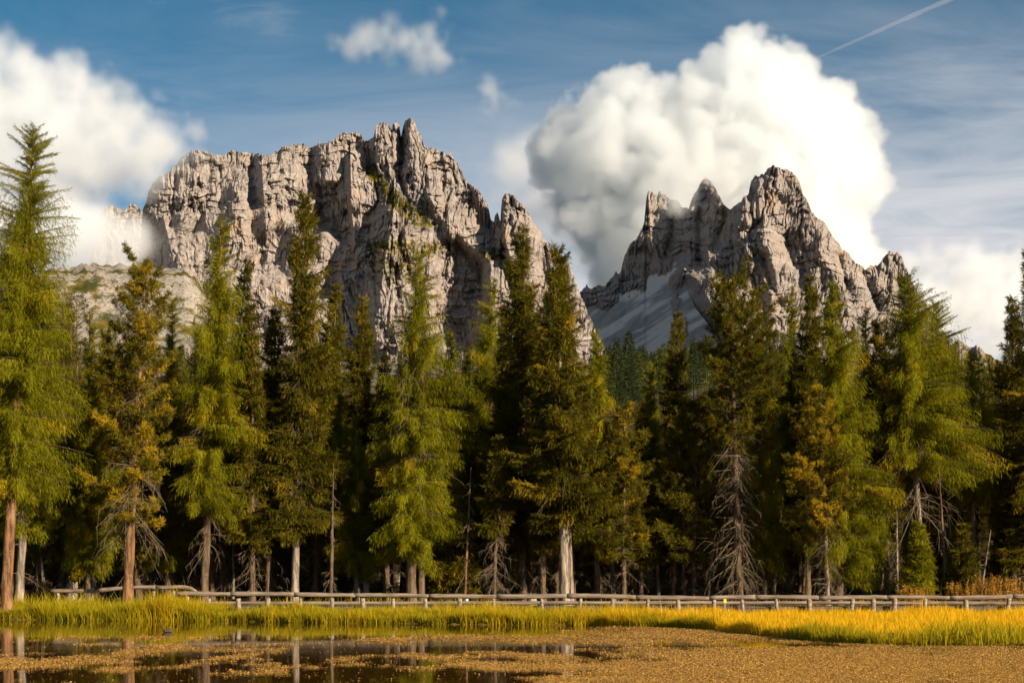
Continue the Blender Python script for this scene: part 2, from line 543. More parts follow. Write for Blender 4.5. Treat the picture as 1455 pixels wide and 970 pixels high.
def r_shape(U, V, s):
    r = np.zeros_like(U)
    cr = np.interp(V, [p[1] for p in R_CREST], [p[0] for p in R_CREST]) + 8 * fbm(V * 0.03, V * 0, 5, 3)
    left = np.clip(cr - U, 0, 400)
    r -= 1.8 * np.minimum(left, 60) + 1.35 * np.clip(left - 60, 0, 300)
    r -= 0.12 * np.clip(U - cr, 0, 90) + 0.5 * np.clip(U - cr - 90, 0, 200)
    r += rib(U, V, [(921, 275), (925, 340), (935, 380)], 16, 22, 26) * 1.0
    r += rib(U, V, [(980, 300), (988, 360), (960, 400)], 18, 14, 26)
    r += rib(U, V, [(1003, 310), (1010, 400), (1030, 450)], 14, 12, 18)
    r += 60 * poly_mask(U, V, [(983, 392), (1012, 386), (1060, 420), (1062, 660), (1045, 660), (1040, 520), (1022, 470), (998, 430)], 12)
    r += rib(U, V, [(985, 385), (1010, 430), (1035, 500), (1050, 600)], 26, 70, 40)
    r += gully(U, V, [(957, 290), (955, 330), (945, 365)], 6, 30)
    r += gully(U, V, [(992, 300), (992, 370)], 6, 34)
    r += gully(U, V, [(1030, 300), (1018, 350)], 8, 30)
    r += gully(U, V, [(1078, 318), (1062, 330)], 6, 26)
    r += gully(U, V, [(1112, 250), (1120, 262)], 4, 14)
    r += gully(U, V, [(1118, 338), (1122, 360), (1128, 376)], 8, 34)
    r += gully(U, V, [(1192, 365), (1205, 410)], 6, 26)
    r += gully(U, V, [(1086, 370), (1094, 400), (1110, 435)], 8, 26)
    r += gully(U, V, [(1225, 384), (1235, 410), (1250, 440)], 7, 34)
    r -= 40 * np.clip((U - 1226) / 14, 0, 1) * np.clip(1 - (V - 360) / 140, 0, 1)
    r += rib(U, V, [(1085, 330), (1100, 380), (1096, 470)], 12, 40, 22)
    r += rib(U, V, [(1150, 300), (1180, 380), (1200, 430)], 20, 22, 16)
    return r


right_massif, R_GRID = massif('mountain', 'steep dark-sided rock peak with grey scree slope under a huge white cloud',
                              R_RIDGE, 2500.0, 640.0, r_cot, r_shape, seed=8, jag=3.0, plane=(958, 352, 2.25, 2.05, r_scree), big=(46, 90, 26))

K_RIDGE = [(1300, 560), (1322, 535), (1340, 515), (1350, 497), (1356, 490), (1362, 485), (1369, 487), (1374, 492), (1380, 495), (1387, 491), (1393, 497), (1400, 503), (1412, 508), (1424, 516), (1436, 522),
           (1450, 531), (1466, 545), (1490, 566), (1520, 590), (1560, 615)]


def k_cot(u, v):
    return np.full(u.shape, 0.8) + 0.9 * np.clip((v - 500) / 40, 0, 1)


def k_shape(U, V, s):
    return rib(U, V, [(1362, 480), (1366, 540)], 16, 18, 10) + rib(U, V, [(1388, 488), (1392, 530)], 10, 14, 8)


def k_turf(U, V, s):
    return np.clip(0.15 + 0.85 * np.clip((V - 492) / 30, 0, 1) + 0.5 * fbm(U * 0.06, V * 0.06, 88, 3), 0, 1)


knoll, K_GRID = massif('rocky_knoll', 'low rocky knoll with turf and small trees, far beyond the biggest larches', K_RIDGE, 1250.0, 640.0, k_cot, k_shape, du=1.0, dv=1.2, seed=14, jag=2.2, amp=0.45, turf=k_turf, back=160.0, big=(34, 44, 12))

F_RIDGE = [(100, 470), (118, 420), (133, 345), (142, 307), (150, 296), (158, 293), (168, 298), (176, 303), (183, 295), (190, 290), (197, 296), (205, 306), (220, 340), (240, 420), (260, 470)]
massif('mountain', 'small far ridge of towers dim in the mist beside the shoulder of the broad massif', F_RIDGE, 2700.0, 540.0, lambda u, v: np.full(u.shape, 0.5), lambda U, V, s: 0 * U, du=1.0, dv=1.4, seed=23, jag=3.0, big=(22, 60, 16))
# ------------------------------------------------------------------ ground: one sheet from the lake bed to the foot of the mountains
# shore line of the lake as (x, y); the golden meadow pushes it towards the viewer on the right
SHORE_U = np.array([-60, 0, 120, 300, 450, 600, 760, 850, 950, 1000, 1040, 1090, 1140, 1230, 1340, 1455, 1700])
SHORE_V = np.array([879, 880, 881, 882, 884, 886, 888, 888, 891, 893, 897, 903, 909, 914, 917, 918, 919])


def shore_y(x):
    """distance of the shore at world x (solved along the rays of the photo's pixels)"""
    d = EYE * F / (SHORE_V - HOR)
    xs = (SHORE_U - 727.5) / F * d
    return np.interp(x, xs, d)


def ground_z(x, y):
    x = np.asarray(x, float)
    y = np.asarray(y, float)
    s = shore_y(np.clip(x, -60, 60)) + 0.35 * vnoise(x * 0.35, y * 0 + 3.3, 301)
    d = y - s
    bank = np.where(d < 0, np.maximum(-1.4, 0.22 * d), 0.10 * (1 - np.exp(-np.maximum(d, 0) / 0.8)))
    # the right-hand meadow stays low and even; the wood floor rises gently behind the boardwalk
    far = np.maximum(y - 62.0, 0)
    back = np.clip((y - 55.2) / 3.5, 0, 1)
    z = bank + 0.30 * back * back * (3 - 2 * back) + 0.05 * np.clip((0 - x) / 10, 0, 1) * (d > 0) + 0.035 * np.minimum(far, 20)
    z += 0.20 * np.maximum(y - 78, 0) * np.clip((y - 78) / 30, 0, 1) * (y < 1e9) * np.where(y < 1500, 1, 0) * 0
    yy = np.maximum(y - 80, 0)
    slope = 0.16 * yy * np.clip(yy / 60, 0, 1)
    z += np.minimum(slope, 0.16 * 1320 + 0.06 * np.maximum(yy - 1320, 0))
    ang = x / np.maximum(y, 1.0) * F + 727.5
    near = np.clip((y - 90) / 200, 0, 1)
    z += near * (3.0 * fbm(x * 0.010, y * 0.010, 311, 4) + 0.8 * fbm(x * 0.06, y * 0.06, 312, 3)) + 0.10 * (d > 0) * fbm(x * 0.5, y * 0.5, 313, 3)
    # bench of pale rock and turf below the broad massif, and the knoll beyond the right-hand trees
    b = np.exp(-((y - 1500) / 170.0) ** 2) * np.exp(-(np.maximum(np.abs(ang - 165) - 95, 0) / 60.0) ** 2)
    z += 106 * b * (1 + 0.06 * fbm(x * 0.02, y * 0.01, 321, 4) + 0.035 * fbm(x * 0.09, y * 0.05, 323, 4, 0.6, True))
    z -= 60 * np.clip((y - 500) / 500, 0, 1) * np.clip((ang - 1270) / 60, 0, 1)
    # bank of the wood floor behind the left-hand trees
    q = np.clip((y - 65) / 27, 0, 1)
    z += 5.2 * q * q * (3 - 2 * q) * np.clip((470 - ang) / 170, 0, 1) * np.where(y < 400, 1, np.clip((600 - y) / 200, 0, 1))
    return z


def ground_material():
    m = bpy.data.materials.new('ground_soil_and_turf')
    m.use_nodes = True
    w = NT(m.node_tree)
    p = w.n('ShaderNodeTexCoord').outputs['Object']
    a = w.n('ShaderNodeAttribute', attribute_name='rocky').outputs['Fac']
    md = w.n('ShaderNodeAttribute', attribute_name='meadow').outputs['Fac']
    n = w.noise(p, 0.35, 5, 0.65)
    n2 = w.noise(p, 0.045, 5, 0.65)
    n3 = w.noise(p, 2.6, 4, 0.7)
    duff = w.mix(w.maprange(n, 0.35, 0.65), (0.030, 0.020, 0.009), (0.085, 0.055, 0.020))
    duff = w.mix(w.math('MULTIPLY', w.maprange(n3, 0.52, 0.66), 0.6), duff, (0.075, 0.085, 0.018))
    turf = w.mix(w.maprange(n2, 0.40, 0.62), (0.045, 0.050, 0.014), (0.15, 0.105, 0.03))
    stone = w.mix(w.maprange(n2, 0.3, 0.7), (0.20, 0.18, 0.155), (0.34, 0.30, 0.26))
    hill = w.mix(w.maprange(w.noise(p, 0.03, 6, 0.72), 0.44, 0.52), turf, stone)
    hill = w.mix(w.maprange(n, 0.55, 0.62), hill, (0.05, 0.055, 0.02))
    col = w.mix(a, duff, hill)
    col = w.mix(md, col, (0.16, 0.105, 0.02))
    b = w.n('ShaderNodeBump', ins={'Strength': 0.7, 'Distance': 0.3, 'Height': w.math('ADD', n, n3)})
    bs = w.n('ShaderNodeBsdfDiffuse', ins={'Color': col, 'Normal': b.outputs[0]})
    w.n('ShaderNodeOutputMaterial', ins={'Surface': bs.outputs[0]})
    return m


def build_ground():
    ys = np.concatenate([np.array([-400, -150, -60, -20, 0, 10, 18, 24, 28]), np.arange(30, 62, 0.45), np.arange(62, 110, 1.2), np.geomspace(111, 2100, 190), np.array([2500, 3500, 6000, 12000, 30000])])
    th = np.concatenate([np.linspace(-7, -0.62, 18)[:-1], np.linspace(-0.62, 0.62, 520), np.linspace(0.62, 7, 18)[1:]])
    Yg, T = np.meshgrid(ys, th, indexing='ij')
    X = T * np.maximum(np.abs(Yg), 34.0)
    Z = ground_z(X, Yg)
    Z = np.where(Yg < 20, -1.4, Z)
    nr, nc = X.shape
    idx = np.arange(nr * nc).reshape(nr, nc)
    f = np.stack([idx[:-1, :-1], idx[:-1, 1:], idx[1:, 1:], idx[1:, :-1]], -1).reshape(-1, 4)
    rocky = np.clip((Yg - 350) / 300, 0, 1)
    meadow = ((Yg > shore_y(X) - 0.5) & (Yg < 62)) * 0.8
    o = mesh_obj('ground', np.stack([X, Yg, Z], -1).reshape(-1, 3), f, ground_material(), attrs={'rocky': rocky.ravel(), 'meadow': meadow.ravel()})
    tag(o, 'wooded ground rising from the lake shore to the foot of the cliffs', 'ground', kind='structure')
    return o


build_ground()


def weed_cover(x, y):
    """how thickly floating weed covers the lake at (x, y): mats in bands, thick towards the right-hand meadow"""
    y = np.maximum(y, 4.0)
    u = x / y * F + 727.5
    v = HOR + EYE * F / y
    a = fbm(x * 0.16, y * 0.10, 341, 4, 0.6)
    b = fbm(x * 0.8, y * 0.45, 342, 3, 0.6)
    thick = np.interp(u, [-40, 200, 480, 700, 850, 1000, 1495], [-0.11, -0.10, -0.08, 0.0, 0.22, 0.42, 0.46])
    vis = np.interp(v, [880, 897, 906, 914, 945, 960, 990], [-0.9, -0.7, 0.10, 0.16, 0.08, -0.12, -0.18])
    vis_r = np.interp(v, [885, 890, 897, 990], [-0.6, 0.1, 0.3, 0.3])
    r = np.clip((u - 560) / 330, 0, 1)
    cov = thick + vis * (1 - r) + vis_r * r + 0.50 * a + 0.42 * b
    # two open leads
    cov -= 0.9 * np.exp(-((v - 921) / 5.0) ** 2) * np.exp(-((u - 640) / 190.0) ** 2)
    cov -= 0.8 * np.exp(-((v - 917) / 3.5) ** 2) * np.exp(-((u - 1060) / 140.0) ** 2)
    cov -= 0.7 * np.exp(-((v - 929) / 2.5) ** 2) * np.exp(-((u - 1330) / 45.0) ** 2)
    return cov


def build_water():
    m = bpy.data.materials.new('lake_water')
    m.use_nodes = True
    w = NT(m.node_tree)
    p = w.n('ShaderNodeTexCoord').outputs['Object']
    # glassy, with bands of light ripple
    rip = w.noise(w.scale(p, (1.3, 5.0, 1)), 1.0, 4, 0.6, 0.3)
    band = w.maprange(w.noise(w.scale(p, (0.05, 0.22, 1)), 1.0, 3, 0.5), 0.42, 0.62, 0.15, 1.0)
    b = w.n('ShaderNodeBump', ins={'Strength': w.math('MULTIPLY', band, 0.22), 'Distance': 0.008, 'Height': rip})
    fa = w.n('ShaderNodeAttribute', attribute_name='film').outputs['Fac']
    ft = w.maprange(w.math('ADD', fa, w.math('MULTIPLY', w.math('SUBTRACT', w.noise(w.scale(p, (3.0, 1.6, 1)), 1.0, 5, 0.65), 0.5), 0.9)), 0.10, 0.60, 0.0, 0.9)
    col = w.mix(ft, (0.045, 0.021, 0.004), (0.17, 0.088, 0.022))
    pb = w.n('ShaderNodeBsdfPrincipled', ins={'Base Color': col, 'Roughness': w.maprange(ft, 0, 1, 0.03, 0.45), 'IOR': 1.33, 'Normal': b.outputs[0]})
    w.n('ShaderNodeOutputMaterial', ins={'Surface': pb.outputs[0]})
    xs = np.concatenate([[-400, -120, -50], np.linspace(-26, 28, 320), [50, 120, 400]])
    ys = np.concatenate([[-300, -60, 0, 10], np.linspace(16, 56, 230), [62.0]])
    X, Yg = np.meshgrid(xs, ys)
    idx = np.arange(X.size).reshape(X.shape)
    f = np.stack([idx[:-1, :-1], idx[:-1, 1:], idx[1:, 1:], idx[1:, :-1]], -1).reshape(-1, 4)
    o = mesh_obj('lake_water', np.stack([X, Yg, X * 0], -1).reshape(-1, 3), f, m, attrs={'film': np.clip(weed_cover(X, Yg), 0, 1).ravel()})
    tag(o, 'calm dark brown lake water mirroring the lit shore', 'lake', kind='structure')


build_water()
# ------------------------------------------------------------------ trees
def leaf_material(name, dark, light, gold=None, trans=0.35):
    m = bpy.data.materials.new(name)
    m.use_nodes = True
    w = NT(m.node_tree)
    t = w.n('ShaderNodeAttribute', attribute_name='tint').outputs['Fac']
    col = w.mix(t, dark, light)
    if gold is not None:
        g = w.n('ShaderNodeAttribute', attribute_name='gold').outputs['Fac']
        col = w.mix(g, col, gold)
    d = w.n('ShaderNodeBsdfDiffuse', ins={'Color': col})
    tr = w.n('ShaderNodeBsdfTranslucent', ins={'Color': col})
    mx = w.n('ShaderNodeMixShader', ins={0: trans, 1: d.outputs[0], 2: tr.outputs[0]})
    w.n('ShaderNodeOutputMaterial', ins={'Surface': mx.outputs[0]})
    return m


def bark_material(name, a, b, lichen=(0.30, 0.27, 0.18), scale=1.0):
    m = bpy.data.materials.new(name)
    m.use_nodes = True
    w = NT(m.node_tree)
    p = w.n('ShaderNodeTexCoord').outputs['Object']
    n = w.noise(w.scale(p, (6.5 * scale, 6.5 * scale, 1.1 * scale)), 1.0, 5, 0.65, 0.4)
    n2 = w.noise(p, 2.2, 4, 0.65)
    col = w.mix(w.maprange(n, 0.32, 0.68), a, b)
    col = w.mix(w.math('MULTIPLY', w.maprange(n2, 0.52, 0.68), 0.7), col, lichen)
    bp = w.n('ShaderNodeBump', ins={'Strength': 1.0, 'Distance': 0.10, 'Height': n})
    d = w.n('ShaderNodeBsdfDiffuse', ins={'Color': col, 'Normal': bp.outputs[0]})
    w.n('ShaderNodeOutputMaterial', ins={'Surface': d.outputs[0]})
    return m


M_LEAF = {
    'spruce': leaf_material('spruce_needles', (0.022, 0.025, 0.004), (0.175, 0.145, 0.013), (0.29, 0.20, 0.018)),
    'larch': leaf_material('larch_needles', (0.075, 0.076, 0.004), (0.300, 0.285, 0.014), (0.40, 0.30, 0.014), 0.45),
    'pine': leaf_material('pine_needles', (0.026, 0.030, 0.005), (0.175, 0.145, 0.013), (0.38, 0.255, 0.016)),
}
M_BARK = {
    'red': bark_material('reddish_bark', (0.065, 0.033, 0.018), (0.28, 0.15, 0.075), (0.26, 0.18, 0.10)),
    'brown': bark_material('brown_bark', (0.055, 0.036, 0.024), (0.16, 0.110, 0.072), (0.19, 0.155, 0.09)),
    'pale': bark_material('pale_bark', (0.085, 0.065, 0.048), (0.36, 0.295, 0.23), (0.25, 0.19, 0.11)),
}
M_LIMB = bark_material('dark_limbs', (0.04, 0.027, 0.018), (0.11, 0.08, 0.05), (0.12, 0.10, 0.05), 2.0)
M_TWIG = bark_material('bare_grey_twigs', (0.15, 0.115, 0.078), (0.26, 0.20, 0.135), (0.27, 0.21, 0.085), 2.0)


def nrm(a):
    return a / (np.linalg.norm(a, axis=-1, keepdims=True) + 1e-9)


def tubes(P, Rd, sides=5, closed_tip=True):
    """P: (B, K, 3) polylines, Rd: (B, K) radii. Returns verts, quads."""
    B, K, _ = P.shape
    T = np.gradient(P, axis=1)
    T = nrm(T)
    ref = np.where(np.abs(T[:, :, 2:3]) > 0.9, np.array([1.0, 0, 0]), np.array([0, 0, 1.0]))
    N1 = nrm(np.cross(T, ref))
    N2 = np.cross(T, N1)
    a = np.arange(sides) / sides * 2 * math.pi
    ring = P[:, :, None, :] + Rd[:, :, None, None] * (np.cos(a)[None, None, :, None] * N1[:, :, None, :] + np.sin(a)[None, None, :, None] * N2[:, :, None, :])
    V = ring.reshape(-1, 3)
    idx = np.arange(B * K * sides).reshape(B, K, sides)
    nx = np.roll(idx, -1, axis=2)
    f = np.stack([idx[:, :-1], nx[:, :-1], nx[:, 1:], idx[:, 1:]], -1).reshape(-1, 4)
    return V, f


def shards(pos, d, length, width, g):
    """one kite-shaped needle spray per row"""
    d = nrm(d)
    r = nrm(np.cross(d, nrm(g.normal(size=d.shape))))
    L = length[:, None]
    W = width[:, None] * 0.5
    mid = pos + d * L * 0.42
    v = np.stack([pos, mid + r * W, pos + d * L, mid - r * W], 1)
    n = len(pos)
    f = np.arange(n * 4).reshape(n, 4)
    return v.reshape(-1, 3), f


def grow(species, H, hw, hb, lean=(0.0, 0.0), seed=0, n_br=260, n_leaf=30000, dead=0.0, dead_lo=None, dead_hi=None, gold=0.05, r0=None, dens_top=1.0, skirt=1.0, ragged=0.25, pw=None):
    """returns the meshes of one conifer standing at the origin: stem polyline, crown shards and bare twigs.
    H height, hw crown half width, hb height of the lowest green limbs, lean = offset of the tip."""
    g = np.random.default_rng(seed)
    wob = g.normal(size=(2, 3)) * 0.05
    def stem(z):
        q = np.asarray(z) / H
        x = lean[0] * q ** 1.1 + wob[0, 0] * np.sin(q * 5 + wob[0, 1] * 40) * H * 0.02
        y = lean[1] * q + wob[1, 0] * np.sin(q * 4 + wob[1, 1] * 40) * H * 0.02
        return np.stack([x, y, np.asarray(z, float)], -1)
    r0 = 0.82 * (r0 or 0.011 * H + 0.03)
    def rad(z):
        q = np.asarray(z) / H
        return r0 * (1 - q) ** 0.85 + 0.012 + 0.35 * r0 * np.exp(-np.asarray(z) / 0.35)
    # limbs -----------------------------------------------------------------
    qs = (np.arange(n_br) + g.uniform(0, 1, n_br)) / n_br
    if species != 'larch':                      # whorls
        k = max(8, int((H - hb) / (0.42 if species == 'spruce' else 0.5)))
        qs = np.where(g.uniform(size=n_br) < 0.8, (np.floor(qs * k) + g.normal(0.5, 0.12, n_br)) / k, qs)
    qs = np.clip(qs, 0.004, 1)                  # 0 at the tip, 1 at the lowest limb
    h = H - qs * (H - hb)
    az = g.uniform(0, 2 * math.pi, n_br)
    side_bias = 1 + 0.22 * np.cos(az - g.uniform(0, 6.28)) + 0.18 * np.cos(3 * az + h * 1.3 + g.uniform(0, 6))
    if species == 'spruce':
        prof = (0.06 + 0.94 * qs ** (pw or 0.80)) * np.where(qs > 0.8, 1 - 0.9 * (qs - 0.8), 1)
    elif species == 'larch':
        prof = (0.05 + 0.95 * np.clip(qs, 0, 1) ** (pw or 0.62)) * np.where(qs > 0.75, 1 - 1.1 * (qs - 0.75), 1)
    else:
        prof = (0.16 + 0.84 * np.minimum(qs * 1.9, 1) ** 0.7) * np.where(qs > 0.7, 1 - 1.0 * (qs - 0.7), 1)
    L = hw * prof * side_bias * np.clip(g.normal(0.93, ragged, n_br), 0.35, 1.45)
    L = np.maximum(L, 0.12)
    K = 7
    s = np.linspace(0, 1, K)[None, :]
    if species == 'spruce':
        a = np.interp(qs, [0, 0.12, 0.4, 1], [0.9, 0.30, -0.18, -0.50])[:, None] + g.normal(0, 0.10, (n_br, 1))
        bq = 0.30
    elif species == 'larch':
        a = np.interp(qs, [0, 0.12, 0.4, 1], [1.0, 0.55, 0.20, -0.15])[:, None] + g.normal(0, 0.14, (n_br, 1))
        bq = -0.12
    else:
        a = np.interp(qs, [0, 0.2, 0.6, 1], [1.0, 0.35, 0.02, -0.35])[:, None] + g.normal(0, 0.15, (n_br, 1))
        bq = 0.35
    out = L[:, None] * s
    dz = L[:, None] * (a * s + bq * s * s)
    wig = g.normal(0, 0.05, (n_br, 1)) * L[:, None] * np.sin(s * 3.0)
    ca, sa = np.cos(az)[:, None], np.sin(az)[:, None]
    base = stem(h)
    P = np.stack([base[:, None, 0] + ca * out - sa * wig, base[:, None, 1] + sa * out + ca * wig, h[:, None] + dz], -1)
    limb_r = (0.010 + 0.011 * L)[:, None] * (1 - 0.85 * s)
    tv, tf_ = tubes(P, limb_r, 4)
    # needle sprays ------------------------------------------------------------
    wts = L ** 1.45 * np.where(qs < 0.10, (1.1 if species == 'larch' else 1.6) * dens_top, 1.0)
    bi = g.choice(n_br, n_leaf, p=wts / wts.sum())
    ss = 1 - (1 - g.uniform(0.02, 1, n_leaf)) ** (0.75 if species == 'spruce' else 0.62)
    if species == 'pine':
        ss = 0.30 + 0.70 * g.uniform(0, 1, n_leaf) ** 0.6
    fi = ss * (K - 1) * 0.999
    i0 = fi.astype(int)
    fr = (fi - i0)[:, None]
    pos = P[bi, i0] * (1 - fr) + P[bi, i0 + 1] * fr
    bd = nrm(P[bi, i0 + 1] - P[bi, i0])
    sd = np.stack([-np.sin(az[bi]), np.cos(az[bi]), np.zeros(n_leaf)], -1)
    lat = g.uniform(-1, 1, n_leaf)
    Lb = L[bi]
    down = np.array([0, 0, -1.0])
    rnd = g.normal(size=(n_leaf, 3))
    if species == 'spruce':
        reach = (0.30 * Lb * (1.05 - ss) + 0.10)
        pos = pos + sd * (lat * reach)[:, None] + bd * (np.abs(lat) * reach * 0.6)[:, None] + down * (np.abs(lat) * reach * 0.35)[:, None]
        hang = g.uniform(size=n_leaf) < 0.38
        hl = g.uniform(0, 0.42, n_leaf) * np.where(hang, 1, 0.12)
        pos = pos + down * hl[:, None]
        d = bd * 0.9 + sd * (np.sign(lat) * 0.6)[:, None] + rnd * 0.38
        d = np.where(hang[:, None], down * 0.9 + bd * 0.35 + rnd * 0.35, d)
        ln = g.uniform(0.12, 0.31, n_leaf)
        wd = g.uniform(0.018, 0.038, n_leaf)
    elif species == 'larch':
        reach = 0.17 * Lb * (1.05 - ss) + 0.04
        pos = pos + sd * (lat * reach)[:, None]
        up = qs[bi] < g.uniform(0.12, 0.42, n_leaf)
        hl = g.uniform(0, 1, n_leaf) ** 1.3 * np.minimum(0.22 + 0.24 * Lb, 0.62) * np.where(up, 0.10, 1.0)
        pos = pos + down * hl[:, None] + rnd * np.where(up, 0.02, 0.03)[:, None]
        d = down * np.where(up, 0.05, 0.9)[:, None] + bd * np.where(up, 0.8, 0.35)[:, None] + g.normal(size=(n_leaf, 3)) * np.where(up, 0.5, 0.40)[:, None]
        ln = g.uniform(0.14, 0.36, n_leaf) * np.where(up, 0.45, 1.0)
        wd = g.uniform(0.012, 0.027, n_leaf)
    else:
        # tufts: needles in brushes at the ends of short side shoots
        nt = max(40, n_leaf // 20)
        pick = g.integers(0, n_leaf, nt)
        reach = 0.36 * Lb[pick] * (1.1 - ss[pick]) + 0.10
        tp = pos[pick] + sd[pick] * (lat[pick] * reach)[:, None] + np.array([0, 0, 1.0]) * g.uniform(-0.05, 0.22, nt)[:, None]
        td = nrm(bd[pick] * 0.6 + np.array([0, 0, 0.8]) + g.normal(size=(nt, 3)) * 0.35)
        own = g.integers(0, nt, n_leaf)
        pos = tp[own] + g.normal(size=(n_leaf, 3)) * 0.03
        d = td[own] * 0.75 + g.normal(size=(n_leaf, 3)) * 0.62
        bi = bi[pick][own]
        ln = g.uniform(0.13, 0.26, n_leaf)
        wd = g.uniform(0.017, 0.032, n_leaf)
    lv, lf = shards(pos, d, ln, wd, g)
    btint = g.uniform(0, 1, n_br)
    tint = np.clip(0.55 * btint[bi] + 0.45 * g.uniform(0, 1, n_leaf), 0, 1)
    bgold = (g.uniform(0, 1, n_br) < gold) * g.uniform(0.5, 1.0, n_br)
    gd = np.clip(bgold[bi] + (g.uniform(0, 1, n_leaf) < gold * 0.4) * 0.7, 0, 1)
    crown = (lv, lf, np.repeat(tint, 4), np.repeat(gd, 4))
    # bare limbs below (and in) the crown ---------------------------------------
    twigs = None
    nd = int(dead)
    if nd:
        lo = 0.6 if dead_lo is None else dead_lo
        hi = hb + 0.35 * (H - hb) if dead_hi is None else dead_hi
        hd = g.uniform(lo, hi, nd)
        q2 = np.clip((H - hd) / (H - min(lo, hb)), 0, 1)
        Ld = hw * skirt * (0.25 + 0.55 * q2) * g.uniform(0.12, 1.0, nd) ** 1.3 * np.where(g.uniform(size=nd) < 0.06, 1.5, 1.0)
        a2 = g.uniform(0, 2 * math.pi, nd)
        K2 = 6
        s2 = np.linspace(0, 1, K2)[None, :]
        drop = np.where(g.uniform(size=(nd, 1)) < 0.3, g.uniform(-1.6, -0.6, (nd, 1)), g.uniform(-0.8, 0.25, (nd, 1)))
        o2 = Ld[:, None] * s2
        z2 = hd[:, None] + Ld[:, None] * (drop * s2 - 0.35 * s2 ** 2 + 0.25 * s2 ** 3)
        wg = g.normal(0, 0.14, (nd, 1)) * Ld[:, None] * np.sin(s2 * g.uniform(2, 6, (nd, 1)))
        b2 = stem(hd)
        P2 = np.stack([b2[:, None, 0] + np.cos(a2)[:, None] * o2 - np.sin(a2)[:, None] * wg, b2[:, None, 1] + np.sin(a2)[:, None] * o2 + np.cos(a2)[:, None] * wg, z2], -1)
        v1, f1 = tubes(P2, (0.010 + 0.007 * Ld)[:, None] * (1 - 0.75 * s2), 3)
        # side twigs, mostly hanging
        per = 5
        own = np.repeat(np.arange(nd), per)
        n2 = nd * per
        s3 = g.uniform(0.25, 1.0, n2)
        f3 = s3 * (K2 - 1) * 0.999
        j = f3.astype(int)
        fr = (f3 - j)[:, None]
        st = P2[own, j] * (1 - fr) + P2[own, j + 1] * fr
        dr = nrm(P2[own, j + 1] - P2[own, j]) * 0.5 + g.normal(size=(n2, 3)) * 0.45 + np.array([0, 0, -0.45])
        tl = g.uniform(0.15, 0.5, n2)[:, None] * np.minimum(Ld[own], 1.4)[:, None]
        k3 = np.linspace(0, 1, 4)[None, :, None]
        P3 = st[:, None, :] + nrm(dr)[:, None, :] * k3 * tl[:, None, :] + np.array([0, 0, -1.0]) * (k3 ** 2) * tl[:, None, :] * 0.4
        v2, f2 = tubes(P3, np.full((n2, 4), 0.008) * (1 - 0.6 * k3[:, :, 0]), 3)
        st_ = np.concatenate([np.arange(nd) * K2 * 3, len(v1) + np.arange(n2) * 12])
        own_ = np.concatenate([np.maximum(np.arange(nd) - 1, 0) * K2 * 3, own * K2 * 3])
        twigs = (np.vstack([v1, v2]), np.vstack([f1, f2 + len(v1)]), np.stack([own_, st_], -1)[1:])     # every twig hangs on its limb, every limb on the stem
    zz = np.concatenate([np.linspace(-0.5, 1.2, 7), np.linspace(1.8, H - 0.03, 16)])
    SP = stem(np.maximum(zz, 0))
    SP[:, 2] = zz
    # a fluted, slightly irregular bole
    sides = 11
    TV, TF = tubes(SP[None], rad(np.maximum(zz, 0))[None], sides)
    c = np.repeat(SP, sides, 0)
    flare = 1 + 0.09 * g.normal(size=len(TV)) + 0.16 * np.sin(np.tile(np.arange(sides), len(SP)) * 2.3 + g.uniform(0, 6)) * np.exp(-np.maximum(c[:, 2], 0) / 0.5)
    TV = c + (TV - c) * flare[:, None]
    return dict(trunk=(TV, TF), limbs=(tv, tf_), crown=crown, twigs=twigs)


def plant_tree(name, label, parts, loc, species, bark, group=None, cat=None, limbs_mat=None):
    t = empty(name, loc)
    tag(t, label, cat or name.replace('_', ' '), group)
    v, f = parts['trunk']
    lv, lf = parts['limbs']
    mesh_obj('trunk', v, f, M_BARK[bark], t)
    cv, cf, ti, gd = parts['crown']
    n = len(cv)
    nf = len(cf)
    me = mesh_obj('crown', np.vstack([cv, lv]), [cf, lf + n], [M_LEAF[species], limbs_mat or M_LIMB], t, smooth=False,
                  attrs={'tint': np.concatenate([ti, np.zeros(len(lv))]), 'gold': np.concatenate([gd, np.zeros(len(lv))])})
    mi = np.zeros(nf + len(lf), dtype=np.int32)
    mi[nf:] = 1
    me.data.polygons.foreach_set('material_index', mi)
    if parts['twigs'] is not None:
        mesh_obj('bare_twigs', *parts['twigs'][:2], M_TWIG, t, edges=parts['twigs'][2])
    return t


